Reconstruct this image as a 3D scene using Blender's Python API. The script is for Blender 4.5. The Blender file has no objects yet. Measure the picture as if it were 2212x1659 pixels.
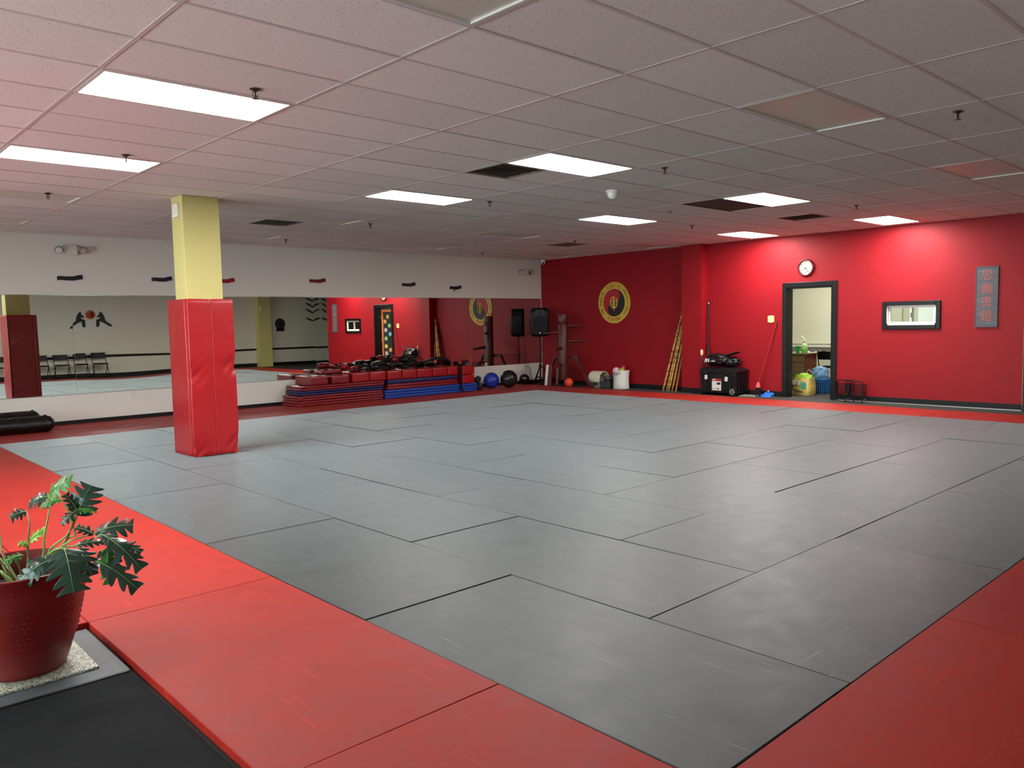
import bpy, bmesh, math, random
from mathutils import Vector, Matrix, noise
PI = math.pi
rnd = random.Random(7)
scene = bpy.context.scene
COL = scene.collection

# ------------------------------------------------------------------ camera
YAW, PITCH, ROLL = 0.822734, -0.077178, -0.0197197
CAM = Vector((-2.7043, -3.1632, 1.5092))
fw = Vector((math.cos(PITCH)*math.cos(YAW), math.cos(PITCH)*math.sin(YAW), math.sin(PITCH)))
rt = Vector((math.sin(YAW), -math.cos(YAW), 0)); up = rt.cross(fw)
r2 = math.cos(ROLL)*rt + math.sin(ROLL)*up
u2 = -math.sin(ROLL)*rt + math.cos(ROLL)*up
cam_data = bpy.data.cameras.new('camera')
cam_data.sensor_fit = 'HORIZONTAL'; cam_data.sensor_width = 36.0
cam_data.lens = 36.0*1723.9/2212.0
cam_data.clip_start = 0.05; cam_data.clip_end = 200
cam = bpy.data.objects.new('camera', cam_data); COL.objects.link(cam)
cam.matrix_world = Matrix(((r2.x, u2.x, -fw.x, CAM.x), (r2.y, u2.y, -fw.y, CAM.y), (r2.z, u2.z, -fw.z, CAM.z), (0, 0, 0, 1)))
scene.camera = cam

def seen(p, margin=0.12):
    d = Vector(p) - CAM
    z = d.dot(fw)
    if z < 0.05: return False
    x = d.dot(r2)/z*1723.9/1106.0; y = d.dot(u2)/z*1723.9/829.5
    return abs(x) < 1+margin and abs(y) < 1+margin

# ------------------------------------------------------------------ world, exposure
LAMP = 22.0          # lit ceiling panels
DAY = 5.2            # overcast sky outside the shop front
world = bpy.data.worlds.new('world'); scene.world = world; world.use_nodes = True
bg = world.node_tree.nodes['Background']
bg.inputs[0].default_value = (0.80, 0.90, 1.0, 1); bg.inputs[1].default_value = DAY
vs = scene.view_settings
vs.view_transform = 'Standard'; vs.look = 'None'; vs.gamma = 1.0; vs.use_curve_mapping = False
vs.exposure = 1.17
cy = scene.cycles; cy.use_light_tree = False
cy.max_bounces = 6; cy.diffuse_bounces = 3; cy.glossy_bounces = 3; cy.transparent_max_bounces = 6; cy.transmission_bounces = 3
cy.caustics_reflective = True; cy.blur_glossy = 1.0; cy.caustics_refractive = False; cy.sample_clamp_indirect = 8.0
cy.use_adaptive_sampling = True; cy.adaptive_threshold = .03

# ------------------------------------------------------------------ room numbers (metres)
YM = 10.78      # mirror wall
XF = 11.28      # red wall
YR = -4.0       # wall behind and to the right (seen in the mirror)
XB = -6.5       # shop front behind the camera
ZC = 3.0        # ceiling
ZM = 0.04       # top of the mats
YC = 0.44       # where the red wall ends
TU, TV = 1.2192, 0.6096

# ------------------------------------------------------------------ helpers
def lin(c):
    return tuple((v/255/12.92 if v/255 <= .04045 else ((v/255+.055)/1.055)**2.4) for v in c)

def pmat(name, col, rough=.5, metal=0., spec=.5, var=0., vscale=6., bump=0., bscale=40., emit=0., coat=0., rvar=0., stretch=None, alpha=1., trans=0., sheen=0.):
    m = bpy.data.materials.new(name); m.use_nodes = True
    nt = m.node_tree; N = nt.nodes; L = nt.links
    b = N['Principled BSDF']
    c = lin(col) if max(col) > 1.001 else tuple(col)
    b.inputs['Base Color'].default_value = (*c, 1)
    b.inputs['Roughness'].default_value = rough
    b.inputs['Metallic'].default_value = metal
    b.inputs['Specular IOR Level'].default_value = spec
    if coat: b.inputs['Coat Weight'].default_value = coat; b.inputs['Coat Roughness'].default_value = .15
    if sheen: b.inputs['Sheen Weight'].default_value = sheen
    if alpha < 1: b.inputs['Alpha'].default_value = alpha
    if trans: b.inputs['Transmission Weight'].default_value = trans
    if emit:
        b.inputs['Emission Color'].default_value = (*c, 1); b.inputs['Emission Strength'].default_value = emit
    if var or bump or rvar:
        tc = N.new('ShaderNodeTexCoord'); mp = N.new('ShaderNodeMapping')
        L.new(tc.outputs['Object'], mp.inputs[0])
        if stretch: mp.inputs['Scale'].default_value = stretch
    if var or rvar:
        n = N.new('ShaderNodeTexNoise'); n.inputs['Scale'].default_value = vscale; n.inputs['Detail'].default_value = 5
        L.new(mp.outputs[0], n.inputs['Vector'])
    if var:
        hs = N.new('ShaderNodeMapRange')
        hs.inputs[1].default_value = .3; hs.inputs[2].default_value = .7
        hs.inputs[3].default_value = 1-var; hs.inputs[4].default_value = 1+var
        mx = N.new('ShaderNodeMix'); mx.data_type = 'RGBA'; mx.blend_type = 'MULTIPLY'
        mx.inputs[0].default_value = 1
        mx.inputs[6].default_value = (*c, 1)
        L.new(n.outputs['Fac'], hs.inputs[0]); L.new(hs.outputs[0], mx.inputs[7])
        L.new(mx.outputs[2], b.inputs['Base Color'])
    if rvar:
        h2 = N.new('ShaderNodeMapRange'); h2.inputs[1].default_value = .3; h2.inputs[2].default_value = .7
        h2.inputs[3].default_value = max(0, rough-rvar); h2.inputs[4].default_value = min(1, rough+rvar)
        L.new(n.outputs['Fac'], h2.inputs[0]); L.new(h2.outputs[0], b.inputs['Roughness'])
    if bump:
        n2 = N.new('ShaderNodeTexNoise'); n2.inputs['Scale'].default_value = bscale; n2.inputs['Detail'].default_value = 4
        L.new(mp.outputs[0], n2.inputs['Vector'])
        bp = N.new('ShaderNodeBump'); bp.inputs['Strength'].default_value = bump; bp.inputs['Distance'].default_value = .01
        L.new(n2.outputs['Fac'], bp.inputs['Height']); L.new(bp.outputs[0], b.inputs['Normal'])
    return m

class MB:
    """collects shapes in one bmesh; build() links them as one mesh object"""
    def __init__(s): s.bm = bmesh.new()
    def _mark(s): return set(s.bm.verts)
    def box(s, lo, hi, bevel=0., seg=2, M=None):
        vs0 = [s.bm.verts.new((x, y, z)) for x in (lo[0], hi[0]) for y in (lo[1], hi[1]) for z in (lo[2], hi[2])]
        fs = []
        for q in ((0, 1, 3, 2), (4, 6, 7, 5), (0, 4, 5, 1), (2, 3, 7, 6), (0, 2, 6, 4), (1, 5, 7, 3)):
            fs.append(s.bm.faces.new([vs0[i] for i in q]))
        geo = vs0
        if bevel:
            es = list({e for f in fs for e in f.edges})
            r = bmesh.ops.bevel(s.bm, geom=es, offset=bevel, segments=seg, profile=.5, affect='EDGES')
            geo = list({v for f in r['faces'] for v in f.verts} | {v for v in vs0 if v.is_valid})
        if M is not None: bmesh.ops.transform(s.bm, matrix=M, verts=[v for v in geo if v.is_valid])
        return s
    def ring(s, pts): return [s.bm.verts.new(p) for p in pts]
    def skin(s, rings, cap0=True, cap1=True, closed=True):
        R = [s.ring(r) for r in rings]
        n = len(R[0])
        for a, b in zip(R, R[1:]):
            for i in range(n if closed else n-1):
                j = (i+1) % n
                s.bm.faces.new((a[i], a[j], b[j], b[i]))
        if cap0: s.bm.faces.new(R[0][::-1])
        if cap1: s.bm.faces.new(R[-1])
        return s
    def tube(s, pts, r, n=8, caps=True):
        pts = [Vector(p) for p in pts]
        rs = r if isinstance(r, (list, tuple)) else [r]*len(pts)
        rings = []; prev = None
        for i, p in enumerate(pts):
            t = (pts[min(i+1, len(pts)-1)] - pts[max(i-1, 0)]).normalized()
            if prev is None:
                a = t.orthogonal().normalized()
            else:
                a = (prev - t*prev.dot(t)).normalized()
            prev = a; b = t.cross(a)
            rings.append([p + rs[i]*(math.cos(2*PI*k/n)*a + math.sin(2*PI*k/n)*b) for k in range(n)])
        return s.skin(rings, caps, caps)
    def lathe(s, prof, c=(0, 0, 0), n=24, cap0=True, cap1=True, M=None):
        before = s._mark()
        rings = [[(c[0]+r*math.cos(2*PI*k/n), c[1]+r*math.sin(2*PI*k/n), c[2]+z) for k in range(n)] for r, z in prof]
        s.skin(rings, cap0, cap1)
        if M is not None: bmesh.ops.transform(s.bm, matrix=M, verts=list(set(s.bm.verts)-before))
        return s
    def prism(s, poly, z0, z1, M=None):
        before = s._mark()
        a = s.ring([(x, y, z0) for x, y in poly]); b = s.ring([(x, y, z1) for x, y in poly]); n = len(poly)
        for i in range(n): s.bm.faces.new((a[i], a[(i+1) % n], b[(i+1) % n], b[i]))
        s.bm.faces.new(a[::-1]); s.bm.faces.new(b)
        if M is not None: bmesh.ops.transform(s.bm, matrix=M, verts=list(set(s.bm.verts)-before))
        return s
    def ball(s, c, r, u=20, v=12, sc=(1, 1, 1), M=None):
        before = s._mark()
        bmesh.ops.create_uvsphere(s.bm, u_segments=u, v_segments=v, radius=1)
        new = list(set(s.bm.verts)-before)
        for w in new: w.co = Vector((c[0]+w.co.x*r*sc[0], c[1]+w.co.y*r*sc[1], c[2]+w.co.z*r*sc[2]))
        if M is not None: bmesh.ops.transform(s.bm, matrix=M, verts=new)
        return s
    def puff(s, lo, hi, bulge=.01, seg=6, wr=0., seed=0, bev=.015):
        """soft upholstered block: rounded edges, sides bulging out, optional wrinkles"""
        before = s._mark()
        lo = Vector(lo); hi = Vector(hi); c = (lo+hi)/2; h = (hi-lo)/2
        def grid(ax, sg):
            o = [i for i in range(3) if i != ax]
            V = {}
            for i in range(seg+1):
                for j in range(seg+1):
                    p = [0, 0, 0]; p[ax] = sg; p[o[0]] = -1+2*i/seg; p[o[1]] = -1+2*j/seg
                    V[i, j] = s.bm.verts.new(p)
            for i in range(seg):
                for j in range(seg):
                    q = (V[i, j], V[i+1, j], V[i+1, j+1], V[i, j+1])
                    s.bm.faces.new(q if (sg > 0) == (ax != 1) else q[::-1])
        for ax in range(3):
            for sg in (-1, 1): grid(ax, sg)
        new = list(set(s.bm.verts)-before)
        bmesh.ops.remove_doubles(s.bm, verts=new, dist=1e-5)
        new = list(set(s.bm.verts)-before)
        for v in new:
            p = v.co.copy()
            q = Vector((p.x*h.x, p.y*h.y, p.z*h.z))
            out = Vector((0, 0, 0))
            for ax in range(3):
                if abs(abs(p[ax])-1) < 1e-4:
                    o = [i for i in range(3) if i != ax]
                    f = (1-p[o[0]]**2)*(1-p[o[1]]**2)
                    out[ax] += math.copysign(bulge*f, p[ax])
            # round the edges in
            for ax in range(3):
                lim = h[ax]-bev
                if abs(q[ax]) > lim: pass
            qq = Vector([max(-(h[i]-bev), min(h[i]-bev, q[i])) for i in range(3)])
            d = q-qq
            if d.length > 1e-6: q = qq + d.normalized()*bev
            q += out
            if wr:
                w = noise.noise((q+c)*7+Vector((seed, 0, 0)))*wr + noise.noise((q+c)*17+Vector((0, seed, 0)))*wr*.5
                nrm = Vector([p[i]**5 for i in range(3)])
                if nrm.length > 0: q += nrm.normalized()*w
            v.co = c+q
        return s
    def blob(s, c, r, seed=0, amp=.15, freq=2.2, sub=3, M=None):
        before = s._mark()
        bmesh.ops.create_icosphere(s.bm, subdivisions=sub, radius=1)
        new = list(set(s.bm.verts)-before)
        for v in new:
            n = v.co.normalized()
            k = 1+amp*noise.noise(n*freq+Vector((seed*3.1, seed*1.7, 0)))+amp*.5*noise.noise(n*freq*2.3+Vector((0, seed*2.3, 1)))
            v.co = Vector((c[0]+n.x*r[0]*k, c[1]+n.y*r[1]*k, c[2]+n.z*r[2]*k))
        if M is not None: bmesh.ops.transform(s.bm, matrix=M, verts=new)
        return s
    def band(s, pts, side, w, t):
        """flat strap along pts; side = width direction"""
        pts = [Vector(p) for p in pts]; side = Vector(side).normalized(); rings = []
        for i, p in enumerate(pts):
            tn = (pts[min(i+1, len(pts)-1)]-pts[max(i-1, 0)]).normalized()
            nn = tn.cross(side).normalized()
            rings.append([p+side*w/2+nn*t/2, p-side*w/2+nn*t/2, p-side*w/2-nn*t/2, p+side*w/2-nn*t/2])
        return s.skin(rings)
    def moved(s, M):
        bmesh.ops.transform(s.bm, matrix=M, verts=list(s.bm.verts)); return s
    def mesh(s, name, m, smooth=False, ang=40):
        me = bpy.data.meshes.new(name)
        bmesh.ops.recalc_face_normals(s.bm, faces=list(s.bm.faces))
        s.bm.to_mesh(me); s.bm.free()
        if m: me.materials.append(m)
        if smooth:
            me.polygons.foreach_set('use_smooth', [True]*len(me.polygons))
            me.set_sharp_from_angle(angle=math.radians(ang))
        me.update()
        return me
    def build(s, name, m, parent=None, smooth=False, ang=40, loc=None):
        return link(name, s.mesh(name, m, smooth, ang), parent, loc)

def link(name, me, parent=None, loc=None, rot=None):
    o = bpy.data.objects.new(name, me); COL.objects.link(o)
    if parent: o.parent = parent
    if loc is not None: o.location = loc
    if rot is not None: o.rotation_euler = rot
    return o
def tag(o, label=None, cat=None, group=None, kind=None):
    if label: o['label'] = label
    if cat: o['category'] = cat
    if group: o['group'] = group
    if kind: o['kind'] = kind
    return o
def thing(name, label, cat, loc=(0, 0, 0), rz=0., group=None):
    o = bpy.data.objects.new(name, None); COL.objects.link(o)
    o.location = loc; o.rotation_euler = (0, 0, rz); o.empty_display_size = .1
    return tag(o, label, cat, group)
def dup(root, loc, rz=None, label=None):
    r = root.copy(); COL.objects.link(r); r.location = loc
    if rz is not None: r.rotation_euler = (0, 0, rz)
    if label: r['label'] = label
    for ch in list(root.children):
        c = ch.copy(); COL.objects.link(c); c.parent = r
        for g in list(ch.children):
            d = g.copy(); COL.objects.link(d); d.parent = c
    return r
def struct(name, mb, m, smooth=False):
    return tag(mb.build(name, m, None, smooth), kind='structure')
def T(x=0, y=0, z=0, rx=0, ry=0, rz=0):
    return Matrix.Translation((x, y, z)) @ Matrix.Rotation(rz, 4, 'Z') @ Matrix.Rotation(ry, 4, 'Y') @ Matrix.Rotation(rx, 4, 'X')
def text_mesh(body, size, depth=.001, align='CENTER', bold=0.):
    cu = bpy.data.curves.new('lettering', 'FONT'); cu.body = body; cu.size = size; cu.extrude = depth
    cu.align_x = align; cu.align_y = 'CENTER'; cu.offset = bold; cu.resolution_u = 3
    o = bpy.data.objects.new('lettering', cu); COL.objects.link(o)
    bpy.context.view_layer.update()
    me = bpy.data.meshes.new_from_object(o.evaluated_get(bpy.context.evaluated_depsgraph_get()))
    bpy.data.objects.remove(o); bpy.data.curves.remove(cu)
    me.materials.clear()
    return me
def lettering(items, m, parent, name='lettering'):
    """items: (text, size, matrix) joined into one mesh part"""
    bm = bmesh.new()
    for body, size, M, bold in items:
        me = text_mesh(body, size, bold=bold)
        b0 = len(bm.verts)
        bm.from_mesh(me); bm.verts.ensure_lookup_table()
        bmesh.ops.transform(bm, matrix=M, verts=bm.verts[b0:])
        bpy.data.meshes.remove(me)
    me = bpy.data.meshes.new(name); bm.to_mesh(me); bm.free(); me.materials.append(m)
    return link(name, me, parent)
# frame on the red wall: local x -> -Y (to the right), local y -> z, local z -> -X (towards the room)
WALLF = Matrix(((0, 0, -1, 0), (-1, 0, 0, 0), (0, 1, 0, 0), (0, 0, 0, 1)))
def onfar(y, z, off=0.): return Matrix.Translation((XF-off, y, z)) @ WALLF

# ------------------------------------------------------------------ materials
def mat_floor_mat(name, col, var, rough, streak, spec=.9, sheen=0.):
    """rolled vinyl training mat: fine woven emboss, scuffs, every mat a little different"""
    m = pmat(name, col, rough, spec=spec); m.node_tree.nodes['Principled BSDF'].inputs['IOR'].default_value = 1.5
    m.node_tree.nodes['Principled BSDF'].inputs['Sheen Weight'].default_value = sheen; m.node_tree.nodes['Principled BSDF'].inputs['Sheen Roughness'].default_value = .21
    nt = m.node_tree; N = nt.nodes; L = nt.links; b = N['Principled BSDF']
    tc = N.new('ShaderNodeTexCoord'); oi = N.new('ShaderNodeObjectInfo')
    ad = N.new('ShaderNodeVectorMath'); ad.operation = 'MULTIPLY_ADD'
    cb = N.new('ShaderNodeCombineXYZ')
    for i in range(3): L.new(oi.outputs['Random'], cb.inputs[i])
    ad.inputs[1].default_value = (1, 1, 1)
    sc = N.new('ShaderNodeVectorMath'); sc.operation = 'SCALE'; sc.inputs['Scale'].default_value = 37.
    L.new(cb.outputs[0], sc.inputs[0])
    L.new(tc.outputs['Object'], ad.inputs[0]); L.new(sc.outputs[0], ad.inputs[2])
    # cloudy wear
    n1 = N.new('ShaderNodeTexNoise'); n1.inputs['Scale'].default_value = 6.5; n1.inputs['Detail'].default_value = 4
    L.new(ad.outputs[0], n1.inputs['Vector'])
    # scuffs: stretched noise thresholded
    mp = N.new('ShaderNodeMapping'); mp.inputs['Rotation'].default_value = (0, 0, .7); mp.inputs['Scale'].default_value = (1.3, 30, 1)
    L.new(ad.outputs[0], mp.inputs[0])
    n2 = N.new('ShaderNodeTexNoise'); n2.inputs['Scale'].default_value = 2.0; n2.inputs['Detail'].default_value = 2; n2.inputs['Distortion'].default_value = .6
    L.new(mp.outputs[0], n2.inputs['Vector'])
    rp = N.new('ShaderNodeMapRange'); rp.inputs[1].default_value = .66; rp.inputs[2].default_value = .74; rp.inputs[3].default_value = 0; rp.inputs[4].default_value = streak
    L.new(n2.outputs['Fac'], rp.inputs[0])
    mr = N.new('ShaderNodeMapRange'); mr.inputs[1].default_value = .3; mr.inputs[2].default_value = .7; mr.inputs[3].default_value = 1-var; mr.inputs[4].default_value = 1+var
    L.new(n1.outputs['Fac'], mr.inputs[0])
    rr = N.new('ShaderNodeMapRange'); rr.inputs[3].default_value = 1-var*1.1; rr.inputs[4].default_value = 1+var*1.1
    L.new(oi.outputs['Random'], rr.inputs[0])
    mu = N.new('ShaderNodeMath'); mu.operation = 'MULTIPLY'; L.new(mr.outputs[0], mu.inputs[0]); L.new(rr.outputs[0], mu.inputs[1])
    mu2 = N.new('ShaderNodeMath'); mu2.operation = 'ADD'; L.new(mu.outputs[0], mu2.inputs[0]); L.new(rp.outputs[0], mu2.inputs[1])
    mx = N.new('ShaderNodeMix'); mx.data_type = 'RGBA'; mx.blend_type = 'MULTIPLY'; mx.inputs[0].default_value = 1
    mx.inputs[6].default_value = (*lin(col), 1); L.new(mu2.outputs[0], mx.inputs[7]); L.new(mx.outputs[2], b.inputs['Base Color'])
    # roughness wear
    r2_ = N.new('ShaderNodeMapRange'); r2_.inputs[1].default_value = .3; r2_.inputs[2].default_value = .7; r2_.inputs[3].default_value = rough-.035; r2_.inputs[4].default_value = rough+.04
    L.new(n1.outputs['Fac'], r2_.inputs[0])
    r3 = N.new('ShaderNodeMath'); r3.operation = 'MULTIPLY_ADD'; L.new(oi.outputs['Random'], r3.inputs[0]); r3.inputs[1].default_value = .07
    L.new(r2_.outputs[0], r3.inputs[2]); L.new(r3.outputs[0], b.inputs['Roughness'])
    # woven emboss: two crossed waves
    w1 = N.new('ShaderNodeTexWave'); w1.bands_direction = 'X'; w1.inputs['Scale'].default_value = 48
    w2 = N.new('ShaderNodeTexWave'); w2.bands_direction = 'Y'; w2.inputs['Scale'].default_value = 60
    L.new(tc.outputs['Object'], w1.inputs['Vector']); L.new(tc.outputs['Object'], w2.inputs['Vector'])
    w1.inputs['Distortion'].default_value = 2; w2.inputs['Distortion'].default_value = 2
    ma = N.new('ShaderNodeMath'); ma.operation = 'MULTIPLY'; L.new(w1.outputs['Fac'], ma.inputs[0]); L.new(w2.outputs['Fac'], ma.inputs[1])
    bp = N.new('ShaderNodeBump'); bp.inputs['Strength'].default_value = .16; bp.inputs['Distance'].default_value = .003
    g1 = N.new('ShaderNodeTexNoise'); g1.inputs['Scale'].default_value = 150; g1.inputs['Detail'].default_value = 2
    L.new(ad.outputs[0], g1.inputs['Vector'])
    h1 = N.new('ShaderNodeMath'); h1.operation = 'MULTIPLY_ADD'; L.new(g1.outputs['Fac'], h1.inputs[0]); h1.inputs[1].default_value = 1.1; L.new(ma.outputs[0], h1.inputs[2])
    L.new(h1.outputs[0], bp.inputs['Height']); L.new(bp.outputs[0], b.inputs['Normal'])
    return m

def mat_tile():
    m = pmat('ceiling_tile', (236, 230, 226), .9, spec=.2)
    nt = m.node_tree; N = nt.nodes; L = nt.links; b = N['Principled BSDF']
    ge = N.new('ShaderNodeNewGeometry')
    v = N.new('ShaderNodeTexNoise'); v.inputs['Scale'].default_value = 95; v.inputs['Detail'].default_value = 2
    L.new(ge.outputs['Position'], v.inputs['Vector'])
    r = N.new('ShaderNodeMapRange'); r.inputs[1].default_value = .30; r.inputs[2].default_value = .38; r.inputs[3].default_value = .42; r.inputs[4].default_value = 1
    L.new(v.outputs['Fac'], r.inputs[0])
    oi = N.new('ShaderNodeObjectInfo')
    rr = N.new('ShaderNodeMapRange'); rr.inputs[3].default_value = .94; rr.inputs[4].default_value = 1.03; L.new(oi.outputs['Random'], rr.inputs[0])
    mu = N.new('ShaderNodeMath'); mu.operation = 'MULTIPLY'; L.new(r.outputs[0], mu.inputs[0]); L.new(rr.outputs[0], mu.inputs[1])
    mx = N.new('ShaderNodeMix'); mx.data_type = 'RGBA'; mx.blend_type = 'MULTIPLY'; mx.inputs[0].default_value = 1
    mx.inputs[6].default_value = b.inputs['Base Color'].default_value
    L.new(mu.outputs[0], mx.inputs[7]); L.new(mx.outputs[2], b.inputs['Base Color'])
    return m

def mat_glass(name='window_glass', tint=(.9, .95, .92)):
    m = bpy.data.materials.new(name); m.use_nodes = True
    nt = m.node_tree; N = nt.nodes; L = nt.links
    for n in list(N):
        if n.type == 'BSDF_PRINCIPLED': N.remove(n)
    out = [n for n in N if n.type == 'OUTPUT_MATERIAL'][0]
    t = N.new('ShaderNodeBsdfTransparent'); t.inputs[0].default_value = (*tint, 1)
    g = N.new('ShaderNodeBsdfGlossy'); g.inputs['Roughness'].default_value = .02
    f = N.new('ShaderNodeFresnel'); f.inputs[0].default_value = 1.45
    mx = N.new('ShaderNodeMixShader'); L.new(f.outputs[0], mx.inputs[0]); L.new(t.outputs[0], mx.inputs[1]); L.new(g.outputs[0], mx.inputs[2])
    L.new(mx.outputs[0], out.inputs[0])
    return m

M = {}
M['mat_grey'] = mat_floor_mat('grey_training_mat', (42, 48, 49), .14, .40, 1.8, .42, .82)
M['mat_red'] = mat_floor_mat('red_training_mat', (152, 30, 19), .07, .50, .4, .2, .03)
M['tile'] = mat_tile()
M['tbar'] = pmat('ceiling_grid', (204, 194, 190), .5)
M['white_wall'] = pmat('white_wall_paint', (226, 221, 212), .75, spec=.3)
M['cream_wall'] = pmat('cream_wall_paint', (204, 199, 182), .75, spec=.3)
M['red_wall'] = pmat('red_wall_paint', (146, 13, 24), .55, spec=.28, var=.03, vscale=1.5)
M['office_wall'] = pmat('office_wall_paint', (226, 226, 200), .8)
M['carpet'] = pmat('dark_carpet', (66, 64, 60), .95, spec=.1, var=.25, vscale=160)
M['black_base'] = pmat('black_rubber_base', (16, 16, 18), .5, spec=.3)
M['black_paint'] = pmat('black_gloss_trim', (10, 8, 9), .36, spec=.3)
M['silver'] = pmat('silver_strip', (190, 190, 186), .3, metal=.8)
M['mirror'] = pmat('mirror_silvering', (0.80, 0.82, 0.77), .0, metal=1.)
M['chrome'] = pmat('chrome', (210, 210, 210), .12, metal=1.)
M['lamp'] = pmat('lit_diffuser', (1., .985, .95), .5, emit=LAMP)
M['lens_off'] = pmat('unlit_diffuser', (214, 210, 196), .35, var=.04, vscale=30)
M['white_metal'] = pmat('white_enamel', (215, 212, 205), .4)
M['white_plastic'] = pmat('white_plastic', (222, 219, 210), .35)
M['yellow'] = pmat('yellow_column_paint', (190, 180, 114), .55, bump=.04, bscale=60)
M['vinyl_red'] = pmat('red_vinyl', (156, 17, 24), .34, coat=.2, bump=.12, bscale=14, var=.04, vscale=5)
M['vinyl_dkred'] = pmat('dark_red_vinyl', (128, 18, 27), .3, coat=.3, bump=.08, bscale=16, var=.06, vscale=6)
M['vinyl_blue'] = pmat('blue_vinyl', (22, 66, 156), .4, bump=.06, bscale=14, var=.04)
M['vinyl_navy'] = pmat('navy_vinyl', (22, 26, 84), .42, bump=.06, bscale=14, var=.05)
M['black_leather'] = pmat('black_leather', (14, 12, 13), .32, spec=.4, bump=.3, bscale=22, rvar=.1, vscale=8)
M['black_plastic'] = pmat('black_plastic', (12, 12, 13), .45, spec=.3, bump=.1, bscale=120)
M['black_metal'] = pmat('black_metal', (10, 10, 11), .45, spec=.3)
M['black_fabric'] = pmat('black_nylon', (14, 14, 15), .75, spec=.25, bump=.3, bscale=30)
M['dark_vent'] = pmat('dirty_vent', (136, 120, 110), .8, var=.35, vscale=14)
M['vent_hole'] = pmat('dark_opening', (44, 38, 36), .9, var=.2, vscale=8)
M['dark_panel'] = pmat('dark_open_panel', (74, 62, 50), .8, var=.15, vscale=5)
M['brass'] = pmat('brass', (196, 160, 84), .3, metal=1.)
M['glass'] = mat_glass()
# ================================================================== THE SETTING
floor = struct('floor', MB().box((XB-.2, YR-.2, -.12), (15.2, YM+.2, 0)), M['carpet'])

# ---- training mats: children of the floor, one object each
X0, Y0, YG, XG = -.615, -1.80, 9.08, 9.385
def mat_mesh(lx, ly, m, nm):
    return MB().box((-lx/2+.0015, -ly/2+.0015, 0), (lx/2-.0015, ly/2-.0015, ZM), bevel=.003, seg=1).mesh(nm, m)
_mm = {}
def lay(x0, x1, y0, y1, kind):
    if x1-x0 < .08 or y1-y0 < .08: return
    lx, ly = x1-x0, y1-y0; rot = 0.
    if ly > lx: lx, ly = ly, lx; rot = PI/2
    key = (round(lx, 3), round(ly, 3), kind)
    if key not in _mm: _mm[key] = mat_mesh(lx, ly, M['mat_'+kind], kind+'_mat')
    link(kind+'_mat', _mm[key], floor, ((x0+x1)/2, (y0+y1)/2, rnd.uniform(-.0018, .0012)), (rnd.uniform(-.004, .004), rnd.uniform(-.0022, .0022), rot+(PI if rnd.random() < .5 else 0)))
yy = lambda j: min(Y0+j, YG)
for j in range(11):
    i = j+1
    while i < 10:
        e = min(i+2, 10); lay(X0+i, X0+e, yy(j), yy(j+1), 'grey'); i = e
for i in range(10):
    j = i
    while j < 11:
        e = min(j+2, 11); lay(X0+i, X0+i+1, yy(j), yy(e), 'grey'); j = e
y = -2.8
while y < YG:
    lay(XG, XG+1, y, min(y+2, YG), 'red'); y += 2
y = -2.8
while y < YG:
    lay(X0-1, X0, y, min(y+2, YG), 'red'); y += 2
x = X0
while x < XG: lay(x, min(x+2, XG), Y0-1, Y0, 'red'); x += 2
x = X0-3
while x < XG+1:
    e = min(x+2, XG+1); lay(x, e, YG, YG+1, 'red'); lay(x, e, YG+1, YM-.012, 'red'); x += 2
y = 1.2
while y < YG:
    lay(X0-2, X0-1, y, min(y+2, YG), 'red'); lay(X0-3, X0-2, y, min(y+2, YG), 'red'); y += 2

# ---- ceiling: slab, tiles, grid
ceiling = struct('ceiling', MB().box((XB-.2, YR-.2, ZC+.10), (15.2, YM+.2, ZC+.2)), M['white_wall'])
LIT = [(u, v) for u in (-1, 2, 5, 8) for v in (3, 7)] + [(-4, 3), (-4, 7)]
OFF = [(-1, -1), (2, -1), (5, -1), (-1, 11), (2, 11), (5, 11), (8, 11), (-1, 15), (2, 15), (5, 15), (8, 15), (-4, 11), (8, -1)]
VENT2 = [(2, 4), (7, 4), (7, 12), (2, 12)]      # two foot grilles, in the near half of the cell
PANEL = [(5, 4)]
taken = set(LIT) | set(OFF) | set(PANEL)
full_tile = MB().box((-TU/2+.004, -TV/2+.004, 0), (TU/2-.004, TV/2-.004, .016), bevel=.003, seg=1).mesh('ceiling_tile', M['tile'])
half_tile = MB().box((-TU/4+.004, -TV/2+.004, 0), (TU/4-.004, TV/2-.004, .016), bevel=.003, seg=1).mesh('ceiling_tile', M['tile'])
rest = MB()
for u in range(-6, 13):
    for v in range(-7, 18):
        if (u, v) in taken: continue
        xa, xb = max(u*TU, XB), min(u*TU+TU, 15.); ya, yb = max(v*TV, YR), min(v*TV+TV, YM)
        if xb-xa < .03 or yb-ya < .03: continue
        dz = rnd.uniform(.0005, .0022)
        c = ((xa+xb)/2, (ya+yb)/2)
        if (u, v) in VENT2:
            link('ceiling_tile', half_tile, ceiling, (u*TU+.75*TU, c[1], ZC+dz)); continue
        vis = any(seen((px, py, ZC)) for px in (xa, c[0], xb) for py in (ya, c[1], yb)) and xa < XF+.2
        if vis and xb-xa > TU-.01 and yb-ya > TV-.01:
            o = link('ceiling_tile', full_tile, ceiling, (c[0], c[1], ZC+dz))
            o.rotation_euler = (rnd.uniform(-.003, .003), rnd.uniform(-.0008, .0008), 0)
        elif vis:
            MB().box((xa+.002, ya+.002, ZC+dz), (xb-.002, yb-.002, ZC+dz+.016)).build('ceiling_tile', M['tile'], ceiling)
        else:
            rest.box((xa+.002, ya+.002, ZC+dz), (xb-.002, yb-.002, ZC+dz+.016))
tag(rest.build('ceiling_tile_field', M['tile'], ceiling), kind='stuff')
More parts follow.
